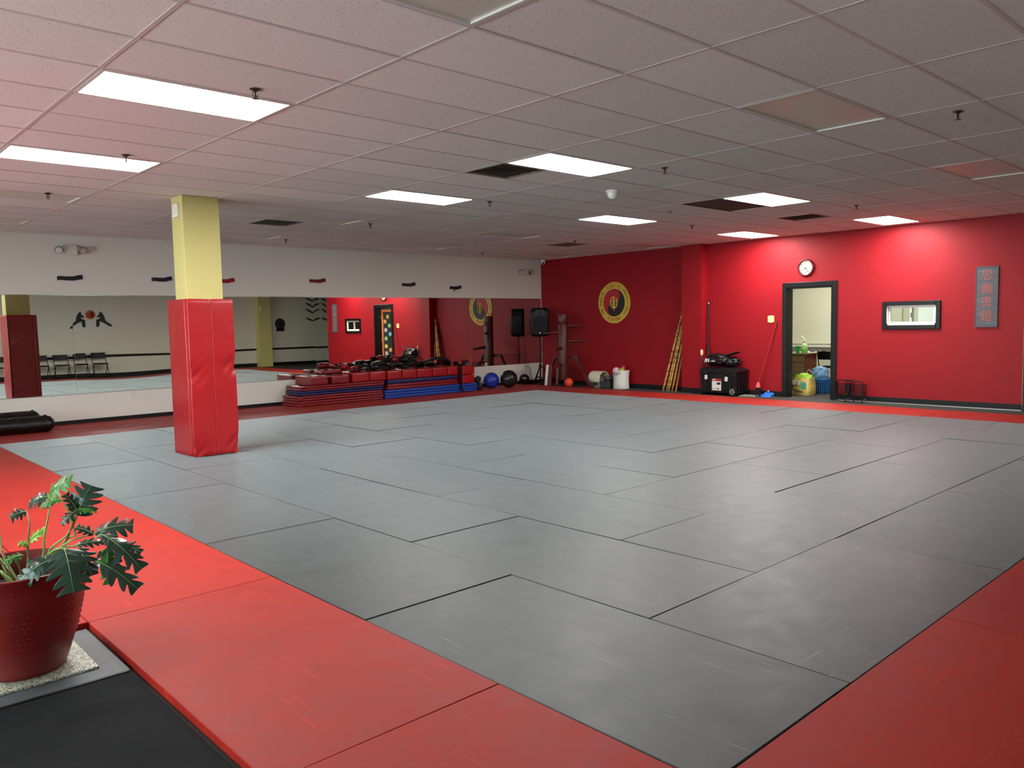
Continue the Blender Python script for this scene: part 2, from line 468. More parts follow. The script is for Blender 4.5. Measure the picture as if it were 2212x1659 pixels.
main_run = MB().box((-.012, YR, ZC-.002), (.012, YM, ZC+.001)).box((-.002, YR, ZC+.001), (.002, YM, ZC+.04)).mesh('grid_runner', M['tbar'])
for u in range(-5, 13): link('grid_runner', main_run, ceiling, (u*TU, 0, 0))
cross_run = MB().box((XB, -.012, ZC-.0015), (15., .012, ZC+.0012)).mesh('grid_runner', M['tbar'])
for v in range(-6, 18): link('grid_runner', cross_run, ceiling, (0, v*TV, 0))

# ---- walls
W = .14
wf = MB()
D0_, D1_, DZ = 3.43, 4.30, 2.05           # door opening
N0_, N1_, NZ0, NZ1 = 1.695, 2.485, 1.33, 1.665   # hatch opening
wf.box((XF, YC, 0), (XF+W, N0_, ZC+.1)).box((XF, N0_, 0), (XF+W, N1_, NZ0)).box((XF, N0_, NZ1), (XF+W, N1_, ZC+.1))
wf.box((XF, N1_, 0), (XF+W, D0_, ZC+.1)).box((XF, D0_, DZ), (XF+W, D1_, ZC+.1)).box((XF, D1_, 0), (XF+W, YM+W, ZC+.1))
wf.box((11.05, 6.03, 0), (XF+.01, 6.50, ZC+.1))
wall_far = struct('wall_far', wf, M['red_wall'])
struct('wall_left', MB().box((XB, YM, 0), (XF, YM+W, ZC+.1)), M['white_wall'])
struct('wall_right', MB().box((XB, YR-W, 0), (15.2, YR, ZC+.1)), M['cream_wall'])
struct('wall_hall', MB().box((XF+W, YC, 0), (15., YC+W, ZC+.1)).box((XF+.001, YC-.004, 0), (XF+W, YC, ZC+.1)), M['cream_wall'])
struct('wall_end', MB().box((15., YR, 0), (15.2, YC+W, ZC+.1)), M['cream_wall'])
struct('wall_office', MB().box((15., YC+W, 0), (15.14, 7.34, ZC+.1)).box((XF+W, 7.2, 0), (15., 7.34, ZC+.1))
       .box((XF+W+.001, YC+W, 0), (XF+W+.012, N0_-.06, ZC)).box((XF+W+.001, D1_+.06, 0), (XF+W+.012, 7.2, ZC)).box((XF+W+.001, YC+W, DZ+.06), (XF+W+.012, 7.2, ZC)), M['office_wall'])
# shop front behind the camera
wb = MB(); WY = [-3.4, -.9, 1.6, 4.1, 6.6, 9.1]
wb.box((XB-W, YR-W, 0), (XB, WY[0], ZC+.1)).box((XB-W, WY[-1], 0), (XB, YM+W, ZC+.1)).box((XB-W, WY[0], 0), (XB, WY[-1], .3)).box((XB-W, WY[0], 2.4), (XB, WY[-1], ZC+.1))
struct('wall_back', wb, M['cream_wall'])
for k in range(5):
    a, b = WY[k], WY[k+1]
    fr = MB().box((XB-.1, a, .3), (XB-.02, a+.05, 2.4)).box((XB-.1, b-.05, .3), (XB-.02, b, 2.4)).box((XB-.1, a+.05, .3), (XB-.02, b-.05, .36)).box((XB-.1, a+.05, 2.34), (XB-.02, b-.05, 2.4))
    w_ = struct('window_%d' % (k+2), fr, M['black_paint'])
    MB().box((XB-.065, a+.05, .36), (XB-.055, b-.05, 2.34)).build('pane', M['glass'], w_)

# ---- baseboards, rail, strips
struct('baseboard_left', MB().box((XB, YM-.011, 0), (XF, YM, .10), bevel=.003), M['black_base'])
bf = MB()
for a, b in ((YC, 3.34), (4.40, 6.03), (6.50, YM-.012)):
    bf.box((XF-.012, a, 0), (XF, b, .10), bevel=.003)
bf.box((11.038, 6.018, 0), (11.05, 6.512, .10)).box((11.05, 6.018, 0), (XF-.012, 6.03, .10)).box((11.05, 6.50, 0), (XF-.012, 6.512, .10))
struct('baseboard_far', bf, M['black_base'])
struct('baseboard_right', MB().box((XB, YR, 0), (10.78, YR+.012, .13)).box((11.27, YR, 0), (15., YR+.012, .13)), M['black_base'])
struct('trim_1', MB().box((XB, YR, .625), (10.78, YR+.02, .70), bevel=.004).box((11.27, YR, .625), (15., YR+.02, .70), bevel=.004), M['black_paint'])
struct('trim_2', MB().box((XF-.022, YC, 0), (XF-.012, 3.34, .014)), M['silver'])
struct('trim_3', MB().box((XB, YM-.012, 2.062), (XF-.03, YM, 2.074)).box((XB, YM-.012, .508), (XF-.03, YM, .518)), M['chrome'])
# yellow boxed pilaster on the wall seen in the mirror
struct('trim_4', MB().box((10.78, YR, 0), (11.27, YR+.30, ZC)), M['yellow'])

# ---- wall mirrors: four big sheets, each very slightly out of flat
def mirror(xa, xb, label, seed, amp):
    bm = bmesh.new(); nx, nz = 24, 12; V = {}
    for i in range(nx+1):
        for k in range(nz+1):
            x = xa+(xb-xa)*i/nx; z = .518+(2.062-.518)*k/nz
            d = amp*(noise.noise(Vector((x*.55+seed, z*.9, seed)))) * (1-(k/nz))*1.3
            V[i, k] = bm.verts.new((x, YM-.006+d, z))
    for i in range(nx):
        for k in range(nz): bm.faces.new((V[i, k], V[i+1, k], V[i+1, k+1], V[i, k+1]))
    me = bpy.data.meshes.new('wall_mirror'); bm.to_mesh(me); bm.free(); me.materials.append(M['mirror'])
    me.polygons.foreach_set('use_smooth', [True]*len(me.polygons))
    o = link('wall_mirror', me)
    return tag(o, label, 'mirror', 'wall mirrors')
mirror(XB+.02, .818, 'wall mirror sheet reflecting the red padded column at left', 1.3, .0016)
mirror(.822, 5.058, 'wall mirror sheet reflecting the wall poster and dartboard', 4.7, .0018)
mirror(5.062, 8.978, 'wall mirror sheet above the stacked crash mats', 9.2, .0006)
mirror(8.982, XF-.03, 'wall mirror sheet beside the loudspeaker in the far corner', 2.2, .0006)

# ---- door frame, door leaf, hatch window in the red wall
dj = MB()
dj.box((XF-.022, D0_-.09, 0), (XF, D0_, DZ+.09), bevel=.006).box((XF-.022, D1_, 0), (XF, D1_+.09, DZ+.09), bevel=.006).box((XF-.0225, D0_-.0005, DZ), (XF, D1_+.0005, DZ+.09), bevel=.006)
dj.box((XF-.005, D0_-.001, 0), (XF+W+.02, D0_+.025, DZ)).box((XF-.005, D1_-.025, 0), (XF+W+.02, D1_+.001, DZ)).box((XF-.005, D0_, DZ-.025), (XF+W+.02, D1_, DZ+.001))
trim_door = struct('trim_5', dj, M['black_paint'])
M['orange_paper'] = pmat('orange_border_paper', (236, 118, 66), .8)
M['black_paper'] = pmat('black_board_paper', (40, 44, 42), .8)
M['blue_paper'] = pmat('pale_blue_paper', (150, 214, 224), .8)
M['purple_ink'] = pmat('purple_ink', (74, 60, 120), .8)
XD0, XD1, YD = XF+W+.03, XF+W+.90, 3.435
door = struct('door_1', MB().box((XD0, YD-.042, .01), (XD1, YD, 2.03), bevel=.002), M['black_paint'])
MB().box((XD0+.03, YD, .10), (XD1-.02, YD+.003, 1.99)).build('board_paper', M['black_paper'], door)
ob = MB().box((XD0+.03, YD+.003, .10), (XD0+.09, YD+.006, 1.99)).box((XD0+.09, YD+.003, 1.92), (XD1-.02, YD+.006, 1.99)).box((XD1-.08, YD+.003, .10), (XD1-.02, YD+.006, 1.92))
ob.build('paper_border', M['orange_paper'], door)
MB().box((XD0+.48, YD+.003, .12), (XD0+.72, YD+.005, 1.42)).build('welcome_strip', M['blue_paper'], door)
# local x -> -Z (reads downwards), local y -> ... seen from +Y
TXT = Matrix(((0, -1, 0, XD0+.60), (0, 0, 1, YD+.006), (-1, 0, 0, .78), (0, 0, 0, 1)))
lettering([('WELCOME', .235, TXT, .006)], M['purple_ink'], door)
MB().box((XD0+.50, YD+.003, 1.47), (XD0+.70, YD+.008, 1.72)).build('notice', pmat('grey_green_notice', (150, 158, 132), .6), door)
cut = [((196, 180, 186), .58, 1.82), ((226, 196, 84), .26, 1.76), ((240, 166, 110), .16, 1.61), ((150, 212, 130), .32, 1.48), ((216, 190, 206), .18, 1.34), ((120, 196, 226), .34, 1.21), ((160, 216, 120), .18, 1.07),
       ((240, 206, 96), .18, .82), ((240, 160, 110), .34, .70), ((224, 180, 210), .19, .60), ((240, 214, 120), .36, .47), ((150, 210, 220), .20, .36)]
def critter(r):
    pts = []
    for k in range(20):
        a = 2*PI*k/20; x = math.cos(a)*r; z = math.sin(a)*r*1.05
        if k in (3, 7): x *= 1.02; z += r*.45
        if k in (4, 6): z += r*.02
        pts.append((x, z))
    return pts
for k, (c, dx, z) in enumerate(cut):
    Mx = Matrix(((-1, 0, 0, XD0+dx), (0, 0, 1, YD+.0035), (0, 1, 0, z), (0, 0, 0, 1)))
    MB().prism(critter(.058), 0, .002, Mx).build('paper_cutout', pmat('cutout_paper_%d' % k, c, .8), door)
for z in (.3, 1.05, 1.75):
    MB().box((XD0-.02, YD-.03, z-.045), (XD0+.02, YD+.006, z+.045)).build('hinge', M['brass'], door)
MB().lathe([(.012, 0), (.012, .03), (.028, .04), (.03, .06), (.02, .07)], n=14, M=T(XD1-.06, YD, 1.0, rx=-PI/2)).build('door_knob', M['brass'], door, True)

hw = MB()
a, b, z0, z1 = 1.62, 2.55, 1.262, 1.733
hw.box((XF-.03, a, z0), (XF, a+.07, z1), bevel=.006).box((XF-.03, b-.07, z0), (XF, b, z1), bevel=.006).box((XF-.03, a+.0705, z0), (XF, b-.0705, z0+.07), bevel=.006).box((XF-.03, a+.0705, z1-.07), (XF, b-.0705, z1), bevel=.006)
win = struct('window_1', hw, M['black_paint'])
fr = MB(); fx0, fx1 = XF+.0, XF+.10
fr.box((fx0, N0_, NZ0), (fx1, N0_+.018, NZ1)).box((fx0, N1_-.018, NZ0), (fx1, N1_, NZ1)).box((fx0, N0_, NZ0), (fx1, N1_, NZ0+.03)).box((fx0, N0_, NZ1-.018), (fx1, N1_, NZ1))
fr.build('window_frame', M['white_plastic'], win)
mid = 2.09
def sash(xa, ya, yb, nm):
    s = MB().box((xa, ya, NZ0+.03), (xa+.03, ya+.03, NZ1-.018), bevel=.003).box((xa, yb-.03, NZ0+.03), (xa+.03, yb, NZ1-.018), bevel=.003).box((xa, ya+.03, NZ0+.03), (xa+.03, yb-.03, NZ0+.058)).box((xa, ya+.03, NZ1-.044), (xa+.03, yb-.03, NZ1-.018))
    o = s.build(nm, M['white_plastic'], win)
    MB().box((xa+.012, ya+.03, NZ0+.058), (xa+.016, yb-.03, NZ1-.044)).build('pane', M['glass'], o)
    return o
sash(XF+.015, N0_+.018, mid+.02, 'sliding_sash')
sash(XF+.055, mid-.02, N1_-.018, 'fixed_sash')
MB().box((XF+.006, mid-.006, 1.46), (XF+.015, mid+.006, 1.54), bevel=.002).build('latch', M['black_plastic'], win)

# ---- ceiling lights
def troffer(u, v, lit, label):
    t = thing('ceiling_light', label, 'ceiling light', (u*TU+TU/2, v*TV+TV/2, ZC), 0, 'lit ceiling panels' if lit else 'unlit ceiling panels')
    hx, hy = TU/2-.013, TV/2-.013
    f = MB()
    z0, z1 = -.004, .03
    f.box((-hx, -hy, z0), (hx, -hy+.022, z1)).box((-hx, hy-.022, z0), (hx, hy, z1)).box((-hx, -hy+.022, z0), (-hx+.022, hy-.022, z1)).box((hx-.022, -hy+.022, z0), (hx, hy-.022, z1))
    f.build('frame', M['white_metal'], t)
    k = 0 if lit else .010
    df = MB().box((-hx+.022, -hy+.022, (-.007 if lit else .008)), (hx-.022, hy-.022, .016)).build('diffuser', M['white_metal'] if lit else M['lens_off'], t)
    if lit:
        df.data.materials.append(M['lamp'])
        for p_ in df.data.polygons:
            if p_.normal.z < -.5: p_.material_index = 1
    MB().box((-hx, -hy, .032), (hx, hy, .07)).build('housing', M['white_metal'], t)
LN = {(-1, 3): 'lit ceiling light panel closest to the camera, at upper left', (-1, 7): 'lit ceiling light panel cut by the left edge of the photo',
      (2, 3): 'lit ceiling light panel beside the dirty square vent', (2, 7): 'lit ceiling light panel midway between yellow column and dirty square vent',
      (5, 3): 'lit ceiling light panel beside the long dark panel', (5, 7): 'lit ceiling light panel behind the white smoke detector',
      (8, 3): 'lit ceiling light panel close to the red wall, above the hatch side', (8, 7): 'lit ceiling light panel close to the red wall, above the pilaster',
      (-4, 3): 'lit ceiling light panel out of frame, left of the nearest one', (-4, 7): 'lit ceiling light panel out of frame at far left'}
for uv in LIT: troffer(*uv, True, LN[uv])
LO = {(-1, -1): 'unlit ceiling light panel at the top edge of the photo', (2, -1): 'unlit ceiling light panel with a loose bright edge, upper right', (5, -1): 'unlit ceiling light panel glowing pink at the right edge',
      (8, -1): 'unlit ceiling light panel out of frame past the hanging scroll', (-1, 11): 'unlit ceiling light panel at the left edge above the white wall', (2, 11): 'unlit ceiling light panel beside a square vent right of the column',
      (5, 11): 'unlit ceiling light panel in the middle distance, between the two lit rows and mirror wall', (8, 11): 'unlit ceiling light panel before the dark red wall section', (-1, 15): 'unlit ceiling light panel closest to the mirror wall at far left',
      (2, 15): 'unlit ceiling light panel close to the mirror wall, right of the column', (5, 15): 'unlit ceiling light panel close to the mirror wall, midway along it', (8, 15): 'unlit ceiling light panel in the far corner by the camera dome', (-4, 11): 'unlit ceiling light panel out of frame on the left'}
for uv in OFF: troffer(*uv, False, LO[uv])
# ---- vents
def grille(cx, cy, sx, sy, label, m):
    t = thing('ceiling_vent', label, 'vent', (cx, cy, ZC), 0, 'ceiling vents')
    hx, hy = sx/2-.013, sy/2-.013
    MB().box((-hx, -hy, -.003), (hx, -hy+.025, .012)).box((-hx, hy-.025, -.003), (hx, hy, .012)).box((-hx, -hy+.025, -.003), (-hx+.025, hy-.025, .012)).box((hx-.025, -hy+.025, -.003), (hx, hy-.025, .012)).build('frame', m, t)
    MB().box((-hx+.025, -hy+.025, .014), (hx-.025, hy-.025, .02)).build('backing', M['vent_hole'], t)
    n = 12
    sl = MB().box((-hx+.026, -.011, -.002), (hx-.026, .011, .0), M=T(0, 0, .006, rx=.5)).mesh('slat', m)
    for k in range(n): link('slat', sl, t, (0, -hy+.025+(2*hy-.05)*(k+.5)/n, 0))
VL = {(2, 4): 'dirty square ceiling vent next to a lit panel', (7, 4): 'square ceiling vent between two lit panels near the red wall', (7, 12): 'small square ceiling vent far off above the round emblem wall', (2, 12): 'square ceiling vent right of the yellow column'}
for (u, v) in VENT2: grille(u*TU+TU/4, v*TV+TV/2, TU/2, TV, VL[u, v], M['dark_vent'])
t = thing('ceiling_panel', 'long dark brown open panel in the ceiling beside a lit light', 'panel', (5.5*TU, 4.5*TV, ZC))
MB().box((-TU/2+.012, -TV/2+.012, -.002), (TU/2-.012, -TV/2+.03, .01)).box((-TU/2+.012, TV/2-.03, -.002), (TU/2-.012, TV/2-.012, .01)).build('rim', M['dark_panel'], t)
MB().box((-TU/2+.012, -TV/2+.03, .004), (TU/2-.012, TV/2-.03, .012)).build('plate', M['dark_panel'], t)
# ---- office light, out of sight above the door head
t = thing('ceiling_light', 'lit ceiling panel inside the office behind the doorway', 'ceiling light', (13.1, 4.6, ZC))
MB().box((-.6, -.6, -.012), (.6, .6, -.004)).build('diffuser', pmat('office_diffuser', (1., .98, .90), .5, emit=7.5), t)
MB().box((-.62, -.62, -.004), (.62, .62, -.001)).build('frame', M['white_metal'], t)
t = thing('ceiling_light', 'lit ceiling panel inside the office behind the hatch window', 'ceiling light', (13.1, 2.2, ZC))
MB().box((-.6, -.3, -.012), (.6, .3, -.004)).build('diffuser', pmat('office_diffuser_dim', (1., .98, .90), .5, emit=4.), t)
MB().box((-.62, -.32, -.004), (.62, .32, -.001)).build('frame', M['white_metal'], t)
# ================================================================== COLUMN
t = thing('padded_column', 'yellow square column wrapped in red vinyl pads standing on the mats', 'column', (0, 0, ZM))
MB().box((.775, 5.945, -.04), (1.195, 6.27, ZC-ZM), bevel=.004).build('shaft', M['yellow'], t)
def pad(lo, hi, seed, dents=()):
    bm_ = MB().puff(lo, hi, bulge=.004, seg=40, wr=.003, seed=seed, bev=.009)
    for v in bm_.bm.verts:
        for (dx, dy, dz, r, amp) in dents:
            d = v.co-Vector((dx, dy, dz)); k = math.exp(-(d.x**2+d.y**2+(d.z*1.5)**2)/(r*r))
            v.co += Vector(((.98-v.co.x)*.05, (6.15-v.co.y)*.06, 0))*k*amp
            v.co.y += math.sin((d.x*.8-d.z)*52)*.014*k; v.co.x += math.sin((d.z-d.y*.6)*50)*.003*k
    o = bm_.build('pad_panel', M['vinyl_red'], t, True, 60)
    return o
zt = 1.80
front_d = [(.76, 5.86, .95, .15, 1.), (1.26, 5.86, 1.02, .13, 1.), (.77, 5.85, .06, .15, 1.2), (1.25, 5.86, .10, .15, 1.)]
pad((.742, 5.855, .012), (1.006, 5.940, zt), 3, front_d)
pad((1.008, 5.855, .012), (1.272, 5.940, zt), 8, front_d)
pad((.738, 5.942, .012), (.772, 6.45, zt), 5, [(.74, 5.95, .95, .14, .4)])
pad((1.198, 5.942, .012), (1.268, 6.45, zt), 6)
pad((.774, 6.275, .012), (1.196, 6.448, zt), 9)
b = thing('siren_box', 'small white alarm sounder box near the top of the yellow column', 'alarm', (.775, 6.10, 2.84))
MB().box((-.03, -.065, -.075), (0, .065, .075), bevel=.006).build('body', M['white_plastic'], b)
for k in range(5): MB().box((-.033, -.045, -.045+k*.02), (-.03, .045, -.036+k*.02)).build('slot', M['lens_off'], b)

# ================================================================== BLACK BAGS ON THE MATS
def long_bag(loc, r, length, label, seed):
    t = thing('heavy_bag', label, 'punching bag', loc, 0, 'heavy bags by the wall')
    rings = []; n = 24; m = 28
    for i in range(m+1):
        s = i/m; x = -length*s
        e = min(1, min(s, 1-s)*length/.10)
        rr = r*(.55+.45*math.sqrt(max(0, 1-(1-e)**2)))
        ring = []
        for k in range(n):
            a = 2*PI*k/n
            w = 1+.05*noise.noise(Vector((x*3+seed, math.cos(a)*1.5, math.sin(a)*1.5)))
            zz = math.sin(a)*rr*w
            if zz < 0: zz *= .86
            ring.append((x, math.cos(a)*rr*w*1.06, zz))
        rings.append(ring)
    MB().skin(rings).build('bag_body', M['black_leather'], t, True, 60)
    for s in (.06, .94):
        MB().lathe([(r*1.03, -.012), (r*1.06, 0), (r*1.03, .012)], n=24, cap0=False, cap1=False, M=T(-length*s, 0, .004, ry=PI/2)).build('end_seam', M['black_leather'], t, True)
long_bag((.30, 10.06, ZM+.113), .13, 1.7, 'black heavy bag lying along the mirror wall, front one', 1)
long_bag((.20, 10.38, ZM+.138), .16, 1.6, 'black heavy bag lying against the baseboard behind the front bag', 5)

# ================================================================== CRASH MAT STACKS
def folded_mat(x0, x1, y0, y1, z0, z1, n, m, label, seed, flap=False):
    t = thing('folding_mat', label, 'gym mat', ((x0+x1)/2, (y0+y1)/2, z0), 0, 'folded gym mats in the stack')
    hx, hy, h = (x1-x0)/2, (y1-y0)/2, (z1-z0)/n
    r = random.Random(seed)
    for k in range(n):
        ox, oy = r.uniform(-.012, .012), r.uniform(-.012, .012)
        MB().puff((-hx+ox, -hy+oy, h*k+.001), (hx+ox, hy+oy, h*(k+1)-.001), bulge=.0025, seg=8, wr=0., seed=seed+k, bev=.012).build('panel', m, t, True, 50)
    if flap:
        MB().box((-hx-.012, -hy-.014, h*n*.35), (-hx+.10, -hy-.006, h*n*.9), bevel=.003).build('flap', m, t)
    return t
Y1, Y2 = 10.11, 10.72
folded_mat(4.27, 6.13, Y1-.01, Y2, ZM, .135, 2, M['vinyl_dkred'], 'dark red folding mat at the very bottom of the left stack', 1)
folded_mat(4.29, 6.13, Y1, Y2, .137, .232, 2, M['vinyl_dkred'], 'dark red folding mat with open front flap, under the navy one', 2, True)
folded_mat(4.36, 6.15, Y1, Y2, .234, .322, 2, M['vinyl_navy'], 'navy blue folding mat sandwiched in the left stack', 3)
folded_mat(4.37, 6.17, Y1, Y2, .324, .412, 2, M['vinyl_dkred'], 'dark red folding mat topmost of the left stack', 4)
folded_mat(6.165, 8.56, Y1-.02, Y2, ZM, .212, 3, M['vinyl_blue'], 'bright blue folding mat at the bottom of the right stack', 5)
folded_mat(6.235, 8.03, Y1, Y2, .214, .326, 2, M['vinyl_dkred'], 'dark red folding mat lying on the bright blue one', 6)
folded_mat(6.24, 8.03, Y1, Y2, .328, .410, 1, M['vinyl_navy'], 'navy blue mat directly under the row of red shields', 7)
def shield(x0, x1, z0, z1, m, label, seed, y0=Y1, y1=Y2-.02, rz=0., grip=True):
    t = thing('kick_shield', label, 'kick shield', ((x0+x1)/2, (y0+y1)/2, z0), rz, 'red kick shields on the stack')
    hx, hy = (x1-x0)/2-.003, (y1-y0)/2
    MB().puff((-hx, -hy, .001), (hx, hy, z1-z0-.002), bulge=.007, seg=10, wr=.004, seed=seed, bev=.016).build('body', m, t, True, 50)
    h = z1-z0
    MB().tube([(-hx+.01, -hy-.002, h-.012), (hx-.01, -hy-.002, h-.012)], .004, 6).build('piping', m, t, True)
    if grip: MB().band([(-hx*.6, -hy*.2, h+.001), (-hx*.5, -hy*.2, h+.014), (hx*.5, -hy*.2, h+.014), (hx*.6, -hy*.2, h+.001)], (0, 1, 0), .05, .006).build('handle', M['black_fabric'], t)
    return t
R1, R2 = M['vinyl_red'], M['vinyl_dkred']
shield(4.55, 4.93, .414, .588, R2, 'dark glossy red shield at the left end of the stack', 11, grip=False)
shield(5.0, 5.38, .414, .575, R2, 'dark glossy red shield second from the left end', 12, grip=False)
shield(5.44, 5.83, .414, .605, R1, 'red block shield beside the two lower dark ones', 13)
shield(5.835, 6.215, .414, .605, R1, 'red block shield over the joint between the two stacks', 14)
for k, (a, b) in enumerate(((6.245, 6.60), (6.605, 6.97), (6.975, 7.365), (7.37, 7.765), (7.77, 8.05))):
    shield(a, b, .412, .60, R1, ['first red block shield on the right stack, left of four alike', 'second red block shield on the right stack', 'middle red block shield of the five on the right stack', 'fourth red block shield on the right stack', 'narrow red block shield just left of the hanging black strap'][k], 20+k)
shield(8.16, 8.51, .214, .398, R1, 'lower red block shield right of the hanging black strap', 30, y1=10.6, grip=False)
shield(8.16, 8.515, .40, .588, R1, 'upper red block shield right of the hanging black strap', 31, y1=10.6)
shield(4.94, 5.42, .592, .665, R2, 'flat dark red pad lying behind across two shields', 33, y0=10.42, y1=10.70)
# strap
s_ = MB().band([(8.105, 10.35, .615), (8.105, 10.14, .612), (8.105, 10.085, .58), (8.108, 10.078, .40), (8.10, 10.076, .24), (8.09, 10.07, .12), (8.12, 10.03, ZM+.012), (8.24, 9.98, ZM+.006)], (1, 0, 0), .055, .006)
tag(s_.build('black_strap', M['black_fabric'], None), 'black webbing strap hanging down the front of the stack', 'strap')

# ---- sparring gear on top
def mitt(loc, rz, m, m2, label, s=1., flat=.5):
    t = thing('focus_mitt', label, 'focus mitt', loc, rz, 'sparring gear on the stack')
    MB().blob((0, 0, .045*s), (.13*s, .10*s, .05*s*flat*2), 3, .18).build('pad', m, t, True, 60)
    MB().blob((.02, -.01, .045*s+.05*s*flat), (.07*s, .055*s, .022*s), 6, .1).build('palm', m2, t, True, 60)
    MB().band([(-.10*s, -.06*s, .05*s), (-.13*s, 0, .06*s), (-.10*s, .06*s, .05*s)], (0, 0, 1), .04*s, .006).build('cuff', M['black_fabric'], t)
    return t
def glove(loc, rz, m, label, s=1., seed=1, tilt=0.):
    t = thing('boxing_glove', label, 'boxing glove', loc, rz, 'sparring gear on the stack')
    MB().blob((.02, 0, .07*s), (.105*s, .075*s, .068*s), seed, .16).build('fist', m, t, True, 60)
    MB().blob((.01*s, .07*s, .06*s), (.06*s, .03*s, .03*s), seed+3, .1, M=None).build('thumb', m, t, True, 60)
    MB().lathe([(.05*s, 0), (.055*s, .03*s), (.053*s, .09*s)], n=16, M=T(-.075*s, 0, .062*s, ry=-PI/2)).build('cuff', M['black_fabric'], t, True)
    return t
ZT = .612
mitt((5.42, 10.40, ZT+.06), .4, M['vinyl_red'], M['black_leather'], 'shiny red focus mitt at the left end of the gear heap', 1.0, .6)
mitt((5.62, 10.33, ZT), 1.0, M['vinyl_red'], M['black_leather'], 'shiny red focus mitt second from the left of the heap', 1.05, .55)
glove((5.86, 10.34, ZT), .3, M['black_leather'], 'black glove beside the red focus mitts', 1.0, 2)
glove((6.05, 10.28, ZT), -.4, M['black_leather'], 'black glove lying near the joint of the stacks', .95, 4)
# black belly shield with a big curved body
def body_pad(loc, rz, L_, label, m=M['black_leather'], patch=None, h=.13):
    t = thing('thai_pad', label, 'strike pad', loc, rz, 'sparring gear on the stack')
    rings = []; n = 14; mm = 14
    for i in range(mm+1):
        a = PI*i/mm; x = -math.cos(a)*L_/2; zc = math.sin(a)**.7*h*.62
        th = .035+.02*math.sin(a)
        ring = []
        for k in range(n):
            b = 2*PI*k/n
            ring.append((x, math.copysign(abs(math.cos(b))**.6, math.cos(b))*.105, zc+.035+math.copysign(abs(math.sin(b))**.6, math.sin(b))*th*.9))
        rings.append(ring)
    MB().skin(rings).build('body', m, t, True, 60)
    if patch:
        MB().lathe([(.045, 0), (.045, .006), (.04, .008)], n=20, M=T(-L_*.30, -.105, h*.55, rx=PI/2)).build('patch', patch, t)
        MB().tube([(-L_*.30-.015, -.115, h*.55-.02), (-L_*.30+.015, -.115, h*.55+.02)], .006, 6).build('patch_mark', M['white_plastic'], t)
    for x in (-.08, .08):
        MB().band([(x-.05, .09, .03), (x-.03, .13, .05), (x+.03, .13, .05), (x+.05, .09, .03)], (0, 0, 1), .04, .005).build('strap', M['black_fabric'], t)
    return t
body_pad((6.26, 10.42, ZT), .1, .30, 'rounded black strike pad left of the middle of the heap', h=.15)
body_pad((6.56, 10.28, ZT), -.1, .32, 'rounded black strike pad in front of the red glove', h=.12)
glove((6.68, 10.52, ZT+.10), .2, M['vinyl_dkred'], 'glossy dark red glove on top of the heap', 1.15, 7)
glove((6.95, 10.50, ZT+.09), 2.6, M['black_leather'], 'shiny black glove on the highest point of the heap', 1.25, 8)
body_pad((6.98, 10.30, ZT), .1, .34, 'rounded black strike pad under the highest glove', h=.11)
glove((7.24, 10.46, ZT+.05), .0, M['vinyl_dkred'], 'dark red glove behind the black strike pads', 1.1, 9)
body_pad((7.34, 10.26, ZT), -.1, .26, 'small black strike pad beside the patched curved pad', h=.10)
body_pad((7.66, 10.30, ZT), .0, .52, 'large curved black strike pad with round red patch', patch=M['vinyl_red'], h=.19)
glove((8.02, 10.42, ZT), .5, M['vinyl_dkred'], 'dark red glove right of the patched curved pad', .9, 3)
glove((8.28, 10.36, .592), .2, M['vinyl_red'], 'glossy red glove on the right end block', .85, 5)
glove((8.41, 10.42, .592), 1.2, M['vinyl_red'], 'glossy red glove furthest right on the stack', .95, 6)
mitt((6.22, 10.19, ZT), .2, M['black_leather'], M['black_leather'], 'flat black mitt at the front edge above the joint', .95, .35)
mitt((6.75, 10.20, ZT), -.1, M['black_leather'], M['black_leather'], 'flat black mitt at the front edge, middle of the row', .95, .35)
mitt((5.75, 10.17, ZT), .1, M['black_leather'], M['black_leather'], 'flat black mitt on the red block nearest the glossy shields', .95, .3)

# ================================================================== DUMBBELLS AND BALLS
def dumbbell(loc, rz, label):
    t = thing('dumbbell', label, 'dumbbell', loc, rz, 'dumbbells beside the stack')
    MB().tube([(-.07, 0, .075), (.07, 0, .075)], .016, 10).build('handle', M['chrome'], t, True)
    for s in (-1, 1):
        MB().lathe([(.045, -.055), (.075, -.045), (.078, .045), (.05, .055)], n=6, M=T(s*.115, 0, .072, ry=PI/2, rx=0)).build('head', M['black_plastic'], t)
dumbbell((8.76, 10.25, ZM), .9, 'black hex dumbbell on the red mat beside the blue mats')
dumbbell((8.80, 10.43, ZM), .7, 'black hex dumbbell behind the other, close to the wall')
dumbbell((8.775, 10.33, ZM+.145), .8, 'black hex dumbbell resting on top of the other two')
def gym_ball(loc, r, m, label, sc=(1, 1, 1)):
    t = thing('exercise_ball', label, 'ball', loc, 0, 'balls along the mirror wall')
    MB().ball((0, 0, r*sc[2]), r, 32, 20, sc).build('ball', m, t, True, 180)
    for zz in (.55, 1.45):
        q = math.sqrt(max(0, 1-(zz-1)**2))
        MB().lathe([(r*q*1.002, -.004), (r*q*1.008, 0), (r*q*1.002, .004)], (0, 0, r*zz*sc[2]), 32, False, False).build('ridge', m, t, True)
    MB().lathe([(.012, 0), (.012, .004)], n=10, M=T(-r*.72, -r*.68, r, rx=PI/2, rz=-.8)).build('valve', M['black_plastic'], t)
gym_ball((9.12, 10.26, ZM), .178, pmat('blue_rubber', (22, 48, 150), .38), 'blue exercise ball on the red mat by the wall')
gym_ball((9.47, 10.06, ZM), .198, pmat('black_green_rubber', (20, 26, 24), .3), 'large black exercise ball beside the blue one')
b = thing('medicine_ball', 'small black medicine ball with pale mark near the speaker stand', 'ball', (10.28, 10.40, ZM))
